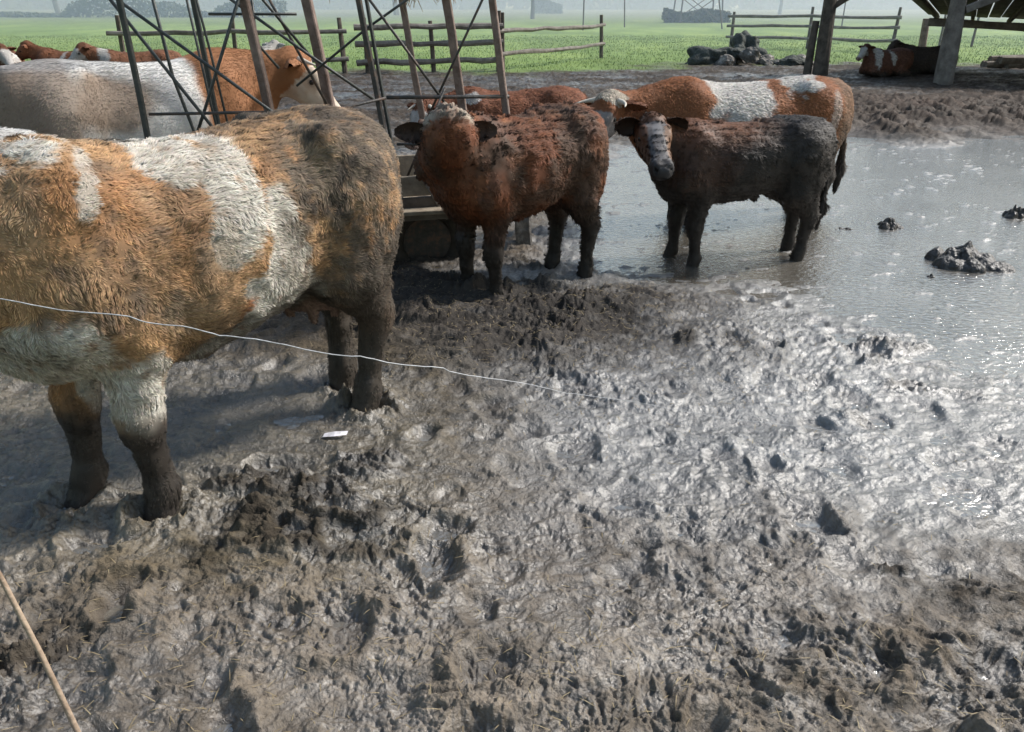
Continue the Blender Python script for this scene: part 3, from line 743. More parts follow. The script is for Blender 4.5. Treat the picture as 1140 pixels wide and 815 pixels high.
# ------------------------------------------------------------------ ground
H = 1.7
HOOF = [(-1.27, 2.37), (-1.62, 2.42), (-.65, 3.18), (-.76, 3.36), (-.31, 4.72), (-.14, 4.64), (.43, 5.17), (.6, 5.11)]
def ground_height(X, Y):
    """returns height and zone masks for the yard"""
    wx = f2(X * 1.1, Y * 1.1, 400, 3); wy = f2(X * 1.1, Y * 1.1, 410, 3)
    # pond
    shore = 4.75 - 1.5 * sm(1.5, 3.0, X) + .55 * sm(1.5, .2, X) + 1.2 * sm(.5, -.3, X) + wx * .5
    pond = sm(-.8, .6, Y - shore) * sm(11.3, 9.6, Y + wy * 1.2 - .15 * X) * sm(-.1, .9, X - .18 * (Y - 6) + wx * .25)
    slur = sm(-.5, 1.0, X + (Y - 2.4) * .42 + wy * .35) * sm(1.75, 2.7, Y + wx * .5) * sm(5.6, 5.0, Y) * (1 - pond)
    slur = np.maximum(slur, sm(-.1, -.7, X + .1 * wx) * sm(1.95, 2.3, Y + wy * .2) * sm(3.9, 3.4, Y) * .75)
    man = 1.15 * np.exp(-(((X - .2) / 1.05) ** 2 + ((Y - 4.15) / .75) ** 2)) + np.exp(-(((X + .9) / .8) ** 2 + ((Y - 4.9) / .6) ** 2)) * .8 + .75 * np.exp(-(((X - 1.0) / .32) ** 2 + ((Y - 4.75) / .35) ** 2))
    man = np.clip(man, 0, 1) * (1 - pond)
    front = sm(2.15, 1.65, Y + wx * .25 + .12 * X)
    grass = sm(20.5, 23.0, Y + wx * 1.5 + wy * .8 + .02 * X + 3.5 * sm(-4.0, -7.0, X) + -3.0 * sm(1, 6, X))
    near = sm(26, 12, Y)
    # noises
    ux = X + .05 * f2(X * 7, Y * 7, 420, 2); uy = Y + .05 * f2(X * 7, Y * 7, 430, 2)
    big = f2(X * 1.7, Y * 1.7, 440, 3)
    med = f2(ux * 6, uy * 6, 450, 4)
    rid = 1 - np.abs(f2(ux * 5, uy * 9, 455, 3)) * 2.6
    fine = f2(ux * 28, uy * 28, 460, 4, .6)
    d1, r1 = cells(ux, uy, 9, 470); l1 = np.clip(1 - (d1 / (.35 + .45 * r1)) ** 2, 0, 1)
    d2, r2 = cells(ux + .03 * fine, uy, 24, 480); l2 = np.clip(1 - (d2 / (.4 + .4 * r2)) ** 2, 0, 1)
    d3, r3 = cells(ux, uy + .01 * fine, 60, 490); l3 = np.clip(1 - (d3 / (.5 + .35 * r3)) ** 2, 0, 1)
    dh, rh = cells(X + .07 * med, Y * .85 + .07 * f2(X * 6, Y * 6, 455, 3), 3.3, 500)
    hr = .17 + .16 * rh
    hole = -np.exp(-(dh / hr) ** 3) + .45 * np.exp(-((dh - hr * 1.35) / .09) ** 2)
    hole = hole * (np.mod(rh * 7, 1) < .7) * np.clip(.8 + 1.2 * med, .2, 1.4)
    dh2, rh2 = cells(X + .03 * med, Y * .9, 5.2, 520)
    hole2 = (-np.exp(-(dh2 / .28) ** 4) + .3 * np.exp(-((dh2 - .40) / .1) ** 2)) * (rh2 < .4)
    cr1 = np.abs(f2(ux * 13 + 2 * fine * .2, uy * 13, 560, 4, .62)); cr2 = 1 - np.abs(f2(ux * 34, uy * 34, 570, 3, .7)) * 2
    cr3 = f2(X * 75, Y * 75, 580, 3, .75)
    rough = l1 * .016 + l2 * .013 * (r2 > .35) + l3 * .006 * (r3 > .5) + med * .026 - (.25 - cr1) * .055 + cr2 * .0075 + cr3 * .0052
    soft = rid * .007 + med * .010 + fine * .004 + cr2 * .0030 + cr3 * .0016 + (cr1 - .2) * .012
    z = big * .012
    # streaky slurry
    st = f2((X * .9 + Y * .4) * 7, (Y - X * .25) * 22, 530, 4, .6)
    sw = f2(X * 2.6 + .5 * wx, Y * 3.6 + .5 * wy, 700, 3); swr = 1 - np.abs(f2(ux * 2.4 + wx, uy * 4.2 + wy, 710, 3)) * 2.4
    pw = sm(-.25, .35, f2(X * 1.3 + wx, Y * 1.6, 720, 3))
    fold = 0
    for k, (ca, sa, fx, fy) in enumerate(((.98, .17, 3.2, 13.), (.87, -.5, 3.6, 15.), (.6, .8, 4.2, 13.))):
        qx = ux + .16 * wx + .05 * med; qy = uy + .16 * wy + .03 * fine
        mk = sm(-.25, .25, f2(X * 1.4 + 9 * k, Y * 1.8, 740 + k, 2) + (.12 if k == 0 else -.03))
        fo = 1 - np.abs(f2((qx * ca + qy * sa) * fx, (qy * ca - qx * sa) * fy, 750 + 5 * k, 4, .55)) * 3.2
        fold = np.maximum(fold, fo * mk) if k else fo * mk
    rough = rough * (.30 + .62 * pw) + sw * .022 + swr * .008 + fold * .022
    hole = hole * 1.15
    soft = soft * (.55 + .9 * pw)
    slurh = .003 + sw * .012 + swr * .004 + fold * .009 + soft * .85 + st * .011 + hole * .018 + hole2 * .008
    fronth = .022 + rough * .72 + soft * .4 + hole * .036 + hole2 * .02
    manh = .055 + rough * 1.25 + big * .02
    base = .014 + rough * .42 + soft * .6 + hole * .034 + hole2 * .016
    base = np.where(Y > 9, .03 + rough * .7 + med * .03 + .03 * f2(X * 1.2, Y * 1.2, 800, 3), base)
    zz = base * (1 - slur) + slurh * slur
    zz = zz * (1 - front) + fronth * front
    zz = zz * (1 - man) + manh * man
    bank = sm(9.5, 11.2, Y + wx * .4) * sm(18, 13, Y) * sm(2.5, 5.0, X)
    d5, r5 = cells(X + .04 * med, Y + .04 * fine, 4.5, 850); l5 = np.clip(1 - (d5 / (.35 + .35 * r5)) ** 2, 0, 1)
    zz = zz + bank * (l5 * .06 * r5 + .04 * fine) + bank * (.06 + .10 * np.maximum(f2(X * 1.4, Y * 1.4, 540, 4), 0) + .05 * med)
    isl = sm(.30, .46, f2(X * 1.5 + .5 * wx + 3, Y * 2.3 + .4 * wy, 900, 4, .55)) * (1 - pond) * sm(8, 6, Y)
    zz = zz + isl * (.012 + .012 * l2 + .5 * np.maximum(rough, -.01) + .010 * fold)
    for hx, hy in HOOF:
        m_ = (np.abs(X - hx) < .35) & (np.abs(Y - hy) < .35)
        if m_.any():
            dd = np.hypot(X[m_] - hx, Y[m_] - hy) + .03 * med[m_]
            zz[m_] += (.035 * np.exp(-((dd - .11) / .045) ** 2) - .02 * np.exp(-(dd / .07) ** 2)) * (1 + 1.2 * fine[m_])
    zz = (zz + z) * (1 - pond) + pond * (-.021 + .016 * med + .008 * rid + .025 * st + .03 * np.maximum(big - .5, 0))
    zz = zz * (1 - grass) + grass * (.02 + .04 * big)
    far_w = sm(24, 40, Y) * 0
    return zz, dict(isl=isl, fold=fold, pw=pw, pond=pond, slur=slur, man=man, front=front, grass=grass, bank=bank, med=med, fine=fine, big=big, l2=l2, hole=hole, st=st)

th = np.radians(np.concatenate([np.linspace(61.5, 12, 740, endpoint=False), np.linspace(12, 3.5, 330, endpoint=False), np.linspace(3.5, .16, 70)]))
NR, NCn = len(th), 1150
Yr = H / np.tan(th)
tx = np.linspace(-1.12, 1.12, NCn)
# denser columns in the middle
tx = tx * (.72 + .28 * np.abs(tx / 1.12) ** 2)
Yg = np.repeat(Yr[:, None], NCn, 1)
Xg = (Yg + .55) * tx[None]
zz, Z = ground_height(Xg, Yg)
print('ground noise', time.time() - T0)
wet = np.clip(.62 + .16 * Z['front'] + .65 * Z['slur'] + .4 * Z['pond'] + .0 * Z['front'] - .9 * Z['man'] - .5 * Z['isl'] + .5 * f2(Xg * 2.2, Yg * 2.2, 600, 3) + .5 * f2(Xg * 16, Yg * 16, 606, 3) - (zz - .02) * 6, 0, 1)
wet = np.where(Yg > 10, np.clip(wet - .25 + .5 * f2(Xg * .35, Yg * 1.6, 630, 3), 0, 1), wet) * (1 - .8 * Z['bank']) * (1 - Z['grass'])
def lin(c): return np.array(c, F32)
brown = lin((.150, .118, .086)); grey = lin((.25, .243, .232)); dark = lin((.045, .036, .029)); tan = lin((.24, .20, .155)); olive = lin((.15, .118, .070))
g = np.clip(Z['slur'] * 1.0 + Z['pond'] + .2 * f2(Xg * 1.5, Yg * 1.5, 610, 3), 0, 1)[..., None]
C = brown * (1 - g) + grey * g
lf = (sm(.3, -.6, Xg + .3 * Z['big']) * sm(4.2, 3.4, Yg) * sm(1.7, 2.2, Yg))[..., None] * .85
C = C * (1 - lf) + olive * lf
mm = np.clip(np.maximum(Z['man'] * 1.1, Z['isl'] * .85), 0, 1)[..., None] * .88
C = C * (1 - mm) + dark * mm
ft = np.clip(Z['front'] * np.clip(.5 + Z['l2'] * .5 + Z['med'] * .5, 0, 1) * 1.0, 0, 1)[..., None] * .7
C = C * (1 - ft) + tan * ft
fy = (sm(8, 13, Yg) * (1 - Z['pond']))[..., None] * .8
C = C * (1 - fy) + lin((.058, .043, .034)) * fy
bk = (Z['bank'] * np.clip(.5 + f2(Xg * 1.4, Yg * 1.4, 540, 4), 0, 1))[..., None] * .7
C = C * (1 - bk) + lin((.085, .052, .036)) * bk
crev_shade = np.clip(.5 + .5 * Z['fold'] + .45 * Z['med'] + .5 * Z['fine'] * Z['pw'], 0, 1.25)[..., None]  # crevice shade painted into the mud colour: hollows darker, ridges lighter
crev_shade = crev_shade * (Yg < 22)[..., None] + (Yg >= 22)[..., None] * .8
C = C * (.19 + .60 * crev_shade)
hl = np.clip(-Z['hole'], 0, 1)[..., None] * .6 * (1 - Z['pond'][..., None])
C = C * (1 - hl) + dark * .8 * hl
gn = f2(Xg * .6, Yg * .25, 620, 4)[..., None]
GC = lin((.165, .24, .072)) * (1 + .35 * gn) + lin((.05, .03, .01)) * np.clip(gn, 0, 1)
ey = sm(45, 120, Yg)[..., None]
GC = GC * (1 - ey) + lin((.13, .15, .085)) * ey
gm = Z['grass'][..., None]
C = C * (1 - gm) + GC * gm
V = np.stack([Xg, Yg, zz], -1).reshape(-1, 3)
i0 = (np.arange(NR - 1)[:, None] * NCn + np.arange(NCn - 1)[None]).ravel()
Qg = np.stack([i0, i0 + 1, i0 + NCn + 1, i0 + NCn], 1)
# wide coarse skirt below and behind the viewpoint, same sheet
bx = [(-900, -300), (900, -300), (900, 700), (-900, 700)]
nV = len(V)
V = np.concatenate([V, np.array([(x, y, -.25) for x, y in bx])])
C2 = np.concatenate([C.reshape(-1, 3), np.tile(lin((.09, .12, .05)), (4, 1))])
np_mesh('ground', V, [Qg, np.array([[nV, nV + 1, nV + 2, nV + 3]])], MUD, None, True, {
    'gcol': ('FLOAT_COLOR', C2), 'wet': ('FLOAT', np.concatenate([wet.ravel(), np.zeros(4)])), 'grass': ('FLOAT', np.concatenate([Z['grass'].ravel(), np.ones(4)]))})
bpy.context.scene.objects['ground']['kind'] = 'structure'
def gz(x, y):
    a, _ = ground_height(np.array([[float(x)]]), np.array([[float(y)]])); return float(a[0, 0])
# water sheet
wv = []; n = 40
wo = np_mesh('water', [(-6, .8, -.004), (16, .8, -.004), (16, 13, -.004), (-6, 13, -.004)], [[(0, 1, 2, 3)]], WATER, None, False)
tag(wo, kind='structure')
w2 = np_mesh('water', [(-9, 14, .012), (-1, 14, .012), (-1, 20, .012), (-9, 20, .012)], [[(0, 1, 2, 3)]], WATER, None, False)
tag(w2, kind='structure')
print('ground', time.time() - T0)

# ------------------------------------------------------------------ mud clods standing out of the water
def clod(loc, r, hgt, label, seed, stretch=1.):
    nu, nv = 90, 46; a = np.linspace(0, 2 * math.pi, nu, endpoint=False); t = np.linspace(0, 1, nv)
    A, Tt = np.meshgrid(a, t)
    rad = r * (1 + .35 * n2(np.cos(A) * 1.5 + seed, np.sin(A) * 1.5, seed)) * Tt
    X = np.cos(A) * rad * stretch; Y = np.sin(A) * rad
    rr_ = random.Random(seed); Zh = np.full(X.shape, -.02); wxx = X + r * .12 * f2(X / r * 3, Y / r * 3, seed, 3); wyy = Y + r * .12 * f2(X / r * 3 + 9, Y / r * 3, seed, 3)
    for _ in range(16):
        a0 = rr_.uniform(0, 6.28); q = rr_.uniform(0, .68) * r; dr = rr_.uniform(.16, .38) * r; px, py = math.cos(a0) * q * stretch, math.sin(a0) * q
        dd = ((wxx - px) ** 2 + (wyy - py) ** 2) / dr ** 2
        Zh = np.maximum(Zh, hgt * rr_.uniform(.45, 1.05) * (1 - .75 * q / r) * np.sqrt(np.clip(1 - dd, 0, 1)) - .012)
    Zh = Zh + r * .09 * f2(X / r * 5, Y / r * 5, seed + 5, 4, .7) * (1 - Tt ** 3) - .03 * Tt ** 4
    V = np.stack([X, Y, Zh], -1).reshape(-1, 3)
    Q = []
    for j in range(nv - 1):
        for i in range(nu): Q.append((j*nu+i, j*nu+nu+i, j*nu+nu+(i+1) % nu, j*nu+(i+1) % nu))
    o = np_mesh('mud_clod', V, [np.array(Q)[:, ::-1]], CLOD, None, True, loc=(loc[0], loc[1], -.005))
    return tag(o, label, 'mud clod', 'mud clods standing out of the water')
clod((3.25, 5.45), .30, .17, 'large dark mud clod rising from the water near the right edge', 3, 1.25)
clod((3.12, 6.42), .14, .10, 'small dark mud clod in the water behind the dark calf', 5, 1.2)
clod((4.35, 6.75), .12, .12, 'dark mud clod at the right edge of the picture in the water', 8, 1.2)
clod((2.84, 5.12), .045, .045, 'tiny round mud lump in the water left of the large clod', 11)
clod((2.72, 6.35), .10, .03, 'flat mud smear in the water beside the hoof of the horned cow', 13, 1.4)

# ------------------------------------------------------------------ fence rails and posts
def fence(p0, p1, nposts, rails, label, hgt=1.35, r=.06, rail=.055, over=.25, skip=()):
    root = empty('rail_fence', (p0[0], p0[1], 0), label, 'fence', 'wooden rail fences at the edge of the field')
    a = Vector((0, 0, 0)); b = Vector((p1[0] - p0[0], p1[1] - p0[1], 0))
    for i in range(nposts):
        t = i / (nposts - 1); p = a.lerp(b, t); hh = hgt * random.uniform(.9, 1.12)
        mb = MB(); l = Vector((random.uniform(-.06, .06), 0, 0))
        mb.tube([p + Vector((0, 0, -.2)), p + l * .5 + Vector((0, 0, hh * .5)), p + l + Vector((0, 0, hh))], [r * 1.1, r, r * .85], 8, .12)
        mb.build('post', WOODD, root)
    d = b.normalized()
    for k, z in enumerate(rails):
        mb = MB(); q = [a.lerp(b, j / 8) + Vector((0, -r * 1.2, z + random.uniform(-.03, .03))) for j in range(9)]
        q[0] -= d * over; q[-1] += d * over * .5
        mb.tube(q, [rail * random.uniform(.85, 1.1) for _ in q], 8, .12); mb.build('rail', WOODG, root)
    return root
random.seed(3)
fence((8.6, 33.5), (13.6, 30.5), 3, (.38, .80, 1.15), 'weathered rail fence left of the shed with three rails')
fence((-.25, 21.9), (2.85, 27.0), 2, (.42, .98), 'grey two rail fence section ending at the middle of the field edge')
fence((-3.6, 21.0), (-.35, 21.8), 3, (.30, .72, 1.12), 'dark rail fence section behind the right hand feeder posts', rail=.07)
fence((-9.4, 20.5), (-4.2, 21.2), 3, (.36, 1.0), 'rail fence section beyond the horned cow behind the feeder')
print('fences', time.time() - T0)

# thin wire posts out in the field
for i, (x, y, h, lean, lab) in enumerate([(4.3, 52, 3.2, 0, 'thin upright pole in the field straight beyond the fence gap'), (7.6, 58, 2.4, -.15, 'short thin stake in the field beside the pylon bush'),
        (13.5, 55, 3.6, -.9, 'leaning pole in the field right of the pylon bush'), (21.5, 58, 3.6, -.8, 'leaning pole in the field above the stone pile'),
        (16.8, 33.5, 1.3, 0, 'thin stake under the shed roof in the open field'), (17.9, 33.2, 1.3, .05, 'thin stake in the field at the right edge'), (23, 60, 3.4, 0, 'thin upright pole rising behind the shed fence')]):
    mb = MB(); mb.tube([(0, 0, -.2), (lean * .5, 0, h * .5), (lean, 0, h)], [.05, .045, .04], 6)
    o = mb.build('pole', WOODD); o.location = (x, y, 0); tag(o, lab, 'pole', 'thin poles out in the field')

# ------------------------------------------------------------------ shed
sh = empty('open_shed', (8.5, 20, 0), 'open timber shed with thick posts and a low boarded roof on the right', 'shed')
def sb(name, a, b, w, h, mat, n=6, jit=.012, roll=0.):
    mb = MB(); o = Vector((8.5, 20, 0)); mb.bar(Vector(a) - o, Vector(b) - o, w, h, roll, n, jit); return mb.build(name, mat, sh)
def st_(name, pts, r, mat, wob=.08):
    mb = MB(); o = Vector((8.5, 20, 0)); mb.tube([Vector(p) - o for p in pts], r, 12, wob); return mb.build(name, mat, sh)
SHED = True
P1 = (7.52, 20.5); P2 = (9.42, 18.3); P3 = (12.35, 25.6)
st_('post', [(P1[0], P1[1], -.2), (P1[0] - .02, P1[1], 1.2), (P1[0] - .04, P1[1], 2.6)], [.19, .16, .14], WOODD)
st_('prop_post', [(P1[0] - .30, P1[1] + .1, -.2), (P1[0] - .27, P1[1] + .1, .8), (P1[0] - .25, P1[1] + .1, 1.25)], [.10, .09, .08], WOODD)
st_('post', [(P2[0] + .02, P2[1], -.2), (P2[0], P2[1], .9), (P2[0] - .04, P2[1], 1.9), (P2[0] - .04, P2[1], 3.0)], [.21, .18, .155, .14], WOODG)
st_('post', [(P3[0], P3[1], -.2), (P3[0] - .05, P3[1], 1.2)], [.12, .10], WOODR)
st_('post', [(15.5, 15.6, -.2), (15.5, 15.6, 2.4)], [.18, .15], WOODD)
st_('post', [(17.3, 20.6, -.2), (17.3, 20.6, .95)], [.16, .12], WOODD)
# left gable brace and rafters
sb('brace', (P1[0] + .02, P1[1] - .05, 1.55), (P1[0] + 1.6, P1[1] - .1, 2.45), .10, .13, WOODD)
sb('brace', (P1[0] - .05, P1[1] - .05, 1.95), (P1[0] + .55, P1[1] - .1, 2.55), .09, .11, WOODD)
sb('brace', (P2[0] + .1, P2[1] - .12, 1.52), (P2[0] + 1.7, P2[1] - .15, 2.15), .10, .15, WOODG)
# low rear wall plate, seen under the roof
sb('wall_plate', (11.55, 23.9, 1.16), (17.5, 19.6, .82), .14, .20, WOODG, 10, .02)
sb('roof_beam', (P1[0] - .9, 20.5, 2.50), (P2[0] + 8, 13.2, 2.35), .16, .20, WOODD, 10, .02)
mb = MB(); o_ = Vector((8.5, 20, 0))
A1, A2, B1, B2 = Vector((8.2, 19.6, 2.25)), Vector((19, 12.6, 2.25)), Vector((11.75, 24.4, 1.34)), Vector((18.2, 19.9, .98))
nb_ = 26
for k in range(nb_):
    t0, t1 = k / nb_, (k + .93 + random.uniform(-.05, .04)) / nb_
    a, b, c, d = A1.lerp(A2, t0), A1.lerp(A2, t1), B1.lerp(B2, t1), B1.lerp(B2, t0)
    dz = Vector((0, 0, random.uniform(-.02, .02))); t = Vector((0, 0, .035))
    vs = [p - o_ + dz for p in (a, b, c, d)] + [p - o_ + dz + t for p in (a, b, c, d)]
    mb.add(vs, [(3, 2, 1, 0), (4, 5, 6, 7), (0, 1, 5, 4), (1, 2, 6, 5), (2, 3, 7, 6), (3, 0, 4, 7)])
mb.build('roof', ROOF, sh)
for k in range(9):
    t = (k + .3) / 9; a = A1.lerp(A2, t); b = B1.lerp(B2, t); sb('rafter', (a.x, a.y, a.z - .08), (b.x, b.y, b.z - .08), .09, .12, WOODD, 3, .01)

# log pile at the right edge
rl = random.Random(5)
for i in range(7):
    mb = MB(); L = rl.uniform(1.6, 2.8); z = .10 + .13 * (i // 3); y = 22.6 + .25 * (i % 3)
    x0 = 12.9 + rl.uniform(-.1, .5) + .25 * (i // 3)
    mb.tube([(0, 0, 0), (L * .5, rl.uniform(-.1, .1), rl.uniform(0, .1)), (L, 0, rl.uniform(.0, .3))], [.10, .09, .06], 8, .1)
    o = mb.build('log', WOODG); o.location = (x0, y, z); tag(o, 'weathered grey log in the pile at the right edge behind the shed post', 'log', 'logs piled at the right edge')

# stone and rubble pile
rs = random.Random(11)
spots = []
for i in range(22):
    x = 5.3 + rs.random() ** .7 * 3.4; y = 23.7 + rs.random() * 1.2; r = rs.uniform(.13, .27)
    mb = MB(); mb.ell((0, 0, 0), r * rs.uniform(.9, 1.5), r, r * rs.uniform(.6, .9), 18, 10, .45, i + 1)
    pale = rs.random() < .6
    o = mb.build('stone', STONE if pale or i % 2 else TARP); o.location = (x, y, r * .35 + (.22 if i % 3 == 0 and x < 7 else 0)); o.rotation_euler = (0, 0, rs.random() * 3)
    tag(o, 'rough stone lying in the rubble pile between the fence and the yard', 'stone', 'stones in the rubble pile')
mb = MB(); mb.ell((0, 0, 0), .72, .45, .38, 60, 30, .75, 40); o = mb.build('covered_heap', TARP, smooth=True); o.location = (5.75, 24.2, .12)
tag(o, 'dark green covered heap among the stones of the rubble pile', 'heap')
mb = MB(); mb.ell((0, 0, 0), .42, .38, .45, 60, 30, .8, 43); o = mb.build('covered_heap', TARP, smooth=True); o.location = (6.75, 24.7, .25)
tag(o, 'upright dark sack shaped heap at the back of the rubble pile', 'heap')

# ------------------------------------------------------------------ hay feeder
FO = Vector((-1.2, 5.1, 0))
fd = empty('hay_feeder', FO, 'old hay feeder rack of rusty leaning posts and thin rods over a wooden trough', 'hay feeder')
def fbar(name, a, b, w, h, mat, n=5, jit=.004, roll=0.):
    mb = MB(); mb.bar(Vector(a) - FO, Vector(b) - FO, w, h, roll, n, jit); return mb.build(name, mat, fd)
def frod(name, pts, r, mat):
    mb = MB(); mb.tube([Vector(p) - FO for p in pts], r, 7); return mb.build(name, mat, fd, True)
def upright(name, xb, xt, y, w, h, mat, roll=0.):
    return fbar(name, (xb, y, .50), (xt, y, 2.5), w, h, mat, 8, .004, roll)
upright('thin_post', -2.119, -2.155, 4.75, .030, .03, BLACKS)
upright('post', -1.395, -1.607, 4.95, .052, .045, WOODR, .2)
upright('post', -.755, -1.001, 5.15, .030, .05, STEEL)
upright('post', -.725, -.968, 5.20, .016, .05, BLACKS)
upright('post', .026, -.222, 5.40, .044, .04, WOODR, .15)
upright('post', -1.200, -1.454, 5.75, .066, .05, WOODR, .2)
upright('thin_post', -.578, -.853, 5.85, .042, .04, WOODR)
upright('post', -.289, -.545, 5.90, .060, .05, WOODR)
upright('thin_post', -1.95, -2.05, 5.5, .03, .03, BLACKS)
for pts, r, m in [([(-2.30, 4.85, 1.78), (-1.51, 4.87, 1.17), (-.9, 4.9, .70)], .010, BLACKS), ([(-2.30, 4.8, 1.83), (-1.86, 4.82, 1.16), (-1.5, 4.85, .6)], .010, BLACKS),
                  ([(-2.03, 4.87, 1.95), (-1.97, 4.87, 1.3), (-1.90, 4.87, 1.0), (-1.8, 4.87, .6)], .010, BLACKS), ([(-2.02, 5.3, 2.2), (-1.93, 5.3, 1.1), (-1.88, 5.3, .6)], .008, BLACKS),
                  ([(-2.0, 5.35, 2.2), (-1.9, 5.35, 1.4), (-1.83, 5.35, .7)], .008, BLACKS), ([(-1.42, 4.9, 1.95), (-1.81, 4.92, 1.15), (-2.08, 4.9, .6)], .010, BLACKS),
                  ([(-1.95, 5.4, 1.85), (-1.31, 5.42, 1.39), (-.9, 5.45, 1.1)], .010, BLACKS), ([(-1.85, 5.5, 2.05), (-1.31, 5.5, 1.37)], .010, BLACKS),
                  ([(-.35, 5.3, 1.88), (-.9, 5.32, 1.54), (-1.38, 5.35, 1.2)], .008, BLACKS), ([(-1.05, 5.3, 1.95), (-.66, 5.3, 1.42), (-.40, 5.3, 1.06)], .009, STEEL),
                  ([(.0, 5.4, 2.05), (-.30, 5.4, 1.48), (-.58, 5.4, .95)], .008, STEEL), ([(-1.75, 5.6, 2.1), (-1.22, 5.62, .98)], .010, STEEL),
                  ([(-2.1, 4.76, 1.10), (-1.1, 5.03, 1.085), (-.78, 5.13, 1.15)], .009, STEEL), ([(-.78, 5.16, 1.15), (-.4, 5.28, 1.14), (-.02, 5.40, 1.13)], .012, STEEL),
                  ([(-.74, 5.2, .86), (-.4, 5.3, .84), (0, 5.4, .83)], .009, STEEL), ([(-.42, 5.25, 1.2), (-.70, 5.22, .62)], .008, STEEL),
                  ([(-1.62, 5.42, 1.9), (-1.62, 5.42, 1.45), (-1.5, 5.42, 1.3)], .009, BLACKS), ([(-1.9, 5.42, 1.62), (-1.35, 5.42, 1.62)], .009, BLACKS)]:
    frod('rod', pts, r, m)
# trough: boards, floor, steel frame
fbar('side_board', (-2.1, 4.72, .60), (-.48, 5.23, .60), .03, .13, BOARD, 8, .004)
fbar('side_board', (-2.1, 4.72, .47), (-.48, 5.23, .47), .03, .10, WOODD, 8, .004)
fbar('side_board', (-2.1, 5.55, .58), (-.25, 5.95, .58), .03, .2, BOARD, 8, .004)
fbar('floor', (-2.05, 5.12, .44), (-.3, 5.55, .44), .78, .03, BOARD, 4, .003)
fbar('frame_rail', (-2.2, 4.69, .395), (-.44, 5.24, .395), .045, .05, WOODG, 6, .003)
fbar('frame_rail', (-.62, 5.16, .72), (-.43, 5.24, .37), .03, .03, WOODG, 3, .002)
fbar('frame_rail', (-.44, 5.24, .39), (.10, 5.85, .39), .05, .05, STEEL, 4, .003)
fbar('frame_rail', (-2.1, 5.6, .39), (.10, 5.9, .39), .05, .05, STEEL, 4, .003)
fbar('trestle_leg', (.10, 5.80, -.1), (.07, 5.85, .40), .12, .10, STONE, 4, .004)
fbar('trestle_leg', (-2.0, 5.0, -.1), (-2.0, 5.0, .40), .10, .10, WOODD, 3, .004)
# old tyre as wheel under the trough
mb = MB(); V = []; Fs = []; nu, nv = 44, 12; R0 = .24
for i in range(nu):
    a = 2 * math.pi * i / nu
    for j in range(nv):
        b = 2 * math.pi * j / nv; rr = R0 + .075 * math.cos(b); V.append((math.cos(a) * rr, math.sin(b) * .085, math.sin(a) * rr))
for i in range(nu):
    for j in range(nv): Fs.append((i*nv+j, i*nv+(j+1) % nv, ((i+1) % nu)*nv+(j+1) % nv, ((i+1) % nu)*nv+j))
mb.add(V, Fs); ty = mb.build('wheel', RUBBER, fd, True); ty.location = Vector((-.60, 5.42, .17)) - FO; ty.rotation_euler = (.1, 0, .25)
mb = MB(); mb.tube([(0, -.03, 0), (0, .03, 0)], [.17, .17], 20); rim = mb.build('rim', STEEL, ty)
# strands of hay hanging from the posts
rh = random.Random(2)
def hay(cx, cy, cz, n, L, parent, sx=.05):
    mb = MB()
    for _ in range(n):
        p = Vector((cx + rh.uniform(-sx, sx), cy + rh.uniform(-sx, sx), cz + rh.uniform(-.05, .05)))
        q = p + Vector((rh.uniform(-.06, .06), rh.uniform(-.05, .05), -L * rh.uniform(.3, 1)))
        r_ = q + Vector((rh.uniform(-.03, .03), 0, -L * rh.uniform(.1, .4)))
        mb.tube([p, q, r_], [.004, .003, .0015], 3)
    o = mb.build('hanging_hay', STRAW, None); o.parent = parent; o.location = -FO; o['kind'] = 'stuff'; return o
hay(-.70, 5.85, 1.85, 60, .16, fd); hay(-.47, 5.9, 1.86, 60, .14, fd, .07); hay(-1.0, 5.15, 1.85, 30, .10, fd)
hay(-.5, 5.6, .56, 120, .05, fd, .25); hay(-1.0, 5.4, .56, 120, .05, fd, .25)

# ------------------------------------------------------------------ fence wire, cane, paper
mb = MB(); W = [(-1.50, 1.72, 1.12), (-1.20, 1.75, 1.06), (-.90, 1.78, 1.0), (-.715, 1.82, .94), (-.40, 1.9, .845), (-.175, 2.0, .76), (.195, 2.2, .585), (.85, 2.35, .40), (1.96, 2.6, .13), (2.9, 2.8, .0)]
pts = []
for i in range(len(W) - 1):
    for k in range(14):
        t = k / 14; p = Vector(W[i]).lerp(Vector(W[i + 1]), t); pts.append(p + Vector((0, 0, .004 * math.sin(i * 2.1 + t * 6.3) + random.uniform(-.0008, .0008))))
mb.tube(pts, [.0014 if p.x < -.2 else .0014 - .0009 * min(1, (p.x + .2) / .7) for p in pts], 6)
o = mb.build('fence_wire', WIRE, None, True); tag(o, 'slack twisted steel fence wire sagging across in front of the large cow', 'wire')
mb = MB(); p = [Vector((-1.30, 1.50, .86)), Vector((-1.235, 1.475, .66)), Vector((-1.178, 1.45, .48)), Vector((-1.125, 1.425, .27)), Vector((-1.08, 1.40, .06)), Vector((-1.06, 1.39, -.08))]
mb.tube(p, [.0055, .006, .0065, .0068, .007, .007], 10, .08)
o = mb.build('cane_stake', CANE, None, True); tag(o, 'thin pale cane stake leaning at the bottom left corner', 'stake')
V = [(-.05, -.012, .0), (.0, -.02, .008), (.05, .0, .004), (.055, .02, .012), (0, .012, .014), (-.045, .014, .004)]
o = np_mesh('paper_scrap', V, [[(0, 1, 4, 5), (1, 2, 3, 4)]], PAPER, None, False, loc=(-.75, 2.91, gz(-.75, 2.91) + .012)); tag(o, 'small white scrap of paper in the mud near the hind hoof of the large cow', 'paper scrap')

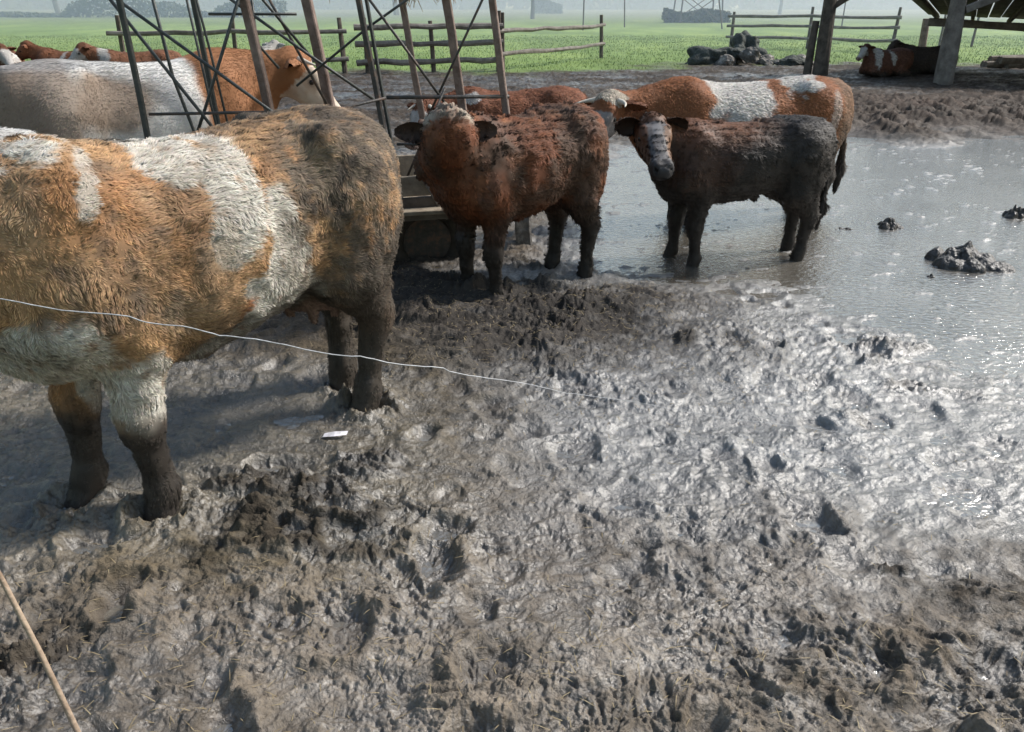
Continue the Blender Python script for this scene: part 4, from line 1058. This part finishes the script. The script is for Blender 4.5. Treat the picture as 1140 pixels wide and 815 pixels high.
# ------------------------------------------------------------------ straw litter and grass (countless)
def litter(name, n, xr, yr, L, w, mat, kind_up=False, mask=None, lab=None):
    x = rng.uniform(*xr, n); y = rng.uniform(*yr, n)
    zz_, M = ground_height(x[None], y[None]); z = zz_[0]
    if mask is not None:
        k = mask(x, y, {a: b[0] for a, b in M.items()}) > rng.random(n); x, y, z = x[k], y[k], z[k]; n = len(x)
    a = rng.uniform(0, math.pi * 2, n); l = L * rng.uniform(.4, 1.2, n)
    if kind_up: d = np.stack([np.cos(a) * .35, np.sin(a) * .35, np.ones(n)], 1)
    else: d = np.stack([np.cos(a), np.sin(a), rng.uniform(-.15, .25, n)], 1)
    s_ = np.stack([-np.sin(a), np.cos(a), np.zeros(n)], 1) * w
    p = np.stack([x, y, z + .001], 1); q = p + d * l[:, None]; m_ = (p + q) / 2 + np.array([0, 0, .15]) * l[:, None] * .3
    B = np.stack([p - s_, p + s_, m_ + s_, m_ - s_, q], 1).reshape(-1, 3); b0 = np.arange(n)[:, None] * 5
    o = np_mesh(name, B, [b0 + np.array([[0, 1, 2, 3]]), b0 + np.array([[3, 2, 4]])], mat, None, False)
    o['kind'] = 'stuff'; o['label'] = lab; o['category'] = name.replace('_', ' '); return o
litter('straw_litter', 16000, (-2.2, 2.6), (1.15, 5.3), .045, .0011, STRAW, mask=lambda x, y, M: np.clip(M['man'] * .9 + M['front'] * .55 + .05, 0, 1) * (1 - M['pond']), lab='bits of straw trodden into the mud')
litter('grass', 90000, (-30, 34), (19.5, 44), .06, .007, GRASS, True, mask=lambda x, y, M: M['grass'] ** 2, lab='short green pasture grass beyond the yard')
print('litter', time.time() - T0)

# ------------------------------------------------------------------ distant bare trees, hedges, pylon
def bare_tree(x, y, h, label, seed, dens=1.):
    r = random.Random(seed); root = empty('bare_tree', (x, y, -.1), label, 'tree', 'bare trees in the mist')
    tr = MB(); cr = MB()
    def br(p, d, L, rad, lev, mbx):
        q = p + d * L; m = p.lerp(q, .5) + Vector((r.uniform(-1, 1), r.uniform(-1, 1), 0)) * L * .06
        mbx.tube([p, m, q], [rad, rad * .8, rad * .62], 6 if lev < 2 else 3)
        if lev >= 5: return
        for k in range(3 if lev else 5):
            a = Vector((r.gauss(0, 1), r.gauss(0, 1), r.uniform(-.1, .9))).normalized()
            br(p.lerp(q, r.uniform(.55, 1)), (d * .75 + a * .75).normalized(), L * r.uniform(.55, .78), rad * .55, lev + 1, cr)
    br(Vector((0, 0, 0)), Vector((0, 0, 1)), h * .30, h * .028, 0, tr)
    tr.build('trunk', BARK, root); cr.build('crown', BARK, root)
bare_tree(-14, 105, 14, 'large misty bare tree behind the middle feeder post on the left', 1)
bare_tree(-33, 110, 12, 'misty bare tree standing left of the tall feeder posts', 2)
bare_tree(-55, 105, 12, 'misty bare tree near the left edge of the field', 4)
bare_tree(2.0, 85, 9, 'thin bare tree above the middle fence section', 5)
bare_tree(34, 110, 9, 'small bare tree far beyond the shed fence', 6)
def hedge(name, x0, x1, y, h, n, label, dep_=3., lf=.16, kind=None):
    r = np.random.default_rng(int(abs(x0) * 7 + y))
    x = r.uniform(x0, x1, n); top = h * (.62 + .38 * n2(x * .12, x * 0 + y, 3) + .25 * n2(x * .5, x * 0, 5))
    z = np.abs(r.random(n)) ** .8 * np.maximum(top, .3); yy = y + r.normal(0, dep_ * .3, n)
    c = np.stack([x, yy, z], 1); a = r.normal(0, 1, (n, 3)); a /= np.linalg.norm(a, axis=1)[:, None]; b = np.cross(a, r.normal(0, 1, (n, 3))); b /= np.linalg.norm(b, axis=1)[:, None]
    s_ = lf * r.uniform(.5, 1.3, n)[:, None]
    B = np.stack([c - a * s_, c - b * s_ * .6, c + a * s_, c + b * s_ * .6], 1).reshape(-1, 3)
    o = np_mesh(name, B, [np.arange(n)[:, None] * 4 + np.array([[0, 1, 2, 3]])], LEAF, None, False)
    o['label'] = label; o['category'] = 'hedge' if not kind else 'woodland'
    if kind: o['kind'] = kind
    return o
hedge('treeline', -260, 280, 170, 6.5, 26000, 'long misty treeline along the far side of the field', 8, 1.1, 'stuff')
hedge('hedge', -78, -24, 92, 2.0, 9000, 'misty hedge along the field edge at the far left', 2, .22)
hedge('bush', 12.5, 17.8, 71, 1.7, 4500, 'low dark bush growing around the foot of the pylon', 1.4, .16)
hedge('bush', 2.8, 6.8, 118, 2.2, 1500, 'small misty bush beyond the tall thin pole', 2, .2)
py = empty('pylon', (15.2, 71, 0), 'steel lattice pylon foot rising from the dark bush', 'pylon')
for sx in (-1.7, 1.7):
    for sy in (-1.7, 1.7):
        mb = MB(); mb.bar((sx, sy, 0), (sx * .45, sy * .45, 14), .11); mb.build('leg', STEEL, py)
for sy in (-1, 1):
    for k in range(5):
        f0, f1 = 1 - .55 * k * 2.2 / 14, 1 - .55 * (k + 1) * 2.2 / 14
        for s in (-1, 1):
            mb = MB(); mb.bar((s * 1.7 * f0, sy * 1.7 * f0, k * 2.2), (-s * 1.7 * f1, sy * 1.7 * f1, (k + 1) * 2.2), .06); mb.build('brace', STEEL, py)
print('far', time.time() - T0)

# ------------------------------------------------------------------ mist, sky, sun, camera
def mist_box(y0, y1, dens, hgt):
    m = bpy.data.materials.new('mist'); m.use_nodes = True; N = m.node_tree.nodes; L = m.node_tree.links
    N.remove(N['Principled BSDF']); vs = N.new('ShaderNodeVolumeScatter'); vs.inputs['Density'].default_value = dens; vs.inputs['Color'].default_value = (.60, .74, 1, 1); vs.inputs['Anisotropy'].default_value = .3
    L.new(vs.outputs[0], N['Material Output'].inputs['Volume'])
    mb = MB(); x0, x1, z0, z1 = -330, 330, -.6, hgt
    mb.add([(x0, y0, z0), (x1, y0, z0), (x1, y1, z0), (x0, y1, z0), (x0, y0, z1), (x1, y0, z1), (x1, y1, z1), (x0, y1, z1)], [(3, 2, 1, 0), (4, 5, 6, 7), (0, 1, 5, 4), (1, 2, 6, 5), (2, 3, 7, 6), (3, 0, 4, 7)])
    tag(mb.build('mist', m), kind='structure')
mist_box(24, 69.9, .0065, 18); mist_box(70, 330, .014, 24)

AZ, EL = math.radians(70), math.radians(43)      # azimuth clockwise from +Y (view direction)
sd_ = Vector((math.sin(AZ) * math.cos(EL), math.cos(AZ) * math.cos(EL), math.sin(EL)))
sun = bpy.data.lights.new('sun', 'SUN'); sun.energy = 5.0; sun.angle = math.radians(8); sun.color = (1, .965, .92)
so = bpy.data.objects.new('sun', sun); COL.objects.link(so); so.rotation_euler = sd_.to_track_quat('Z', 'Y').to_euler()
w = bpy.data.worlds.new('World'); scn.world = w; w.use_nodes = True; N = w.node_tree.nodes; L = w.node_tree.links
sky = N.new('ShaderNodeTexSky'); sky.sky_type = 'NISHITA'; sky.sun_disc = False; sky.sun_elevation = EL; sky.sun_rotation = AZ
sky.air_density = 2.0; sky.dust_density = 2.6; sky.ozone_density = 3.0; sky.altitude = 100
L.new(sky.outputs[0], N['Background'].inputs['Color']); N['Background'].inputs['Strength'].default_value = .15

cam = bpy.data.cameras.new('camera'); co = bpy.data.objects.new('camera', cam); COL.objects.link(co); scn.camera = co
cam.sensor_width = 36; cam.lens = 36 * 880 / 1140; cam.clip_end = 2000; cam.clip_start = .05
co.location = (0, 0, H); co.rotation_euler = (math.pi / 2 - math.atan(407.5 / 880), 0, 0)
scn.view_settings.view_transform = 'Standard'; scn.view_settings.look = 'None'; scn.view_settings.exposure = 0
scn.cycles.volume_step_rate = 4; scn.cycles.volume_max_steps = 64; scn.cycles.max_bounces = 6; scn.cycles.volume_bounces = 1
print('done', time.time() - T0)
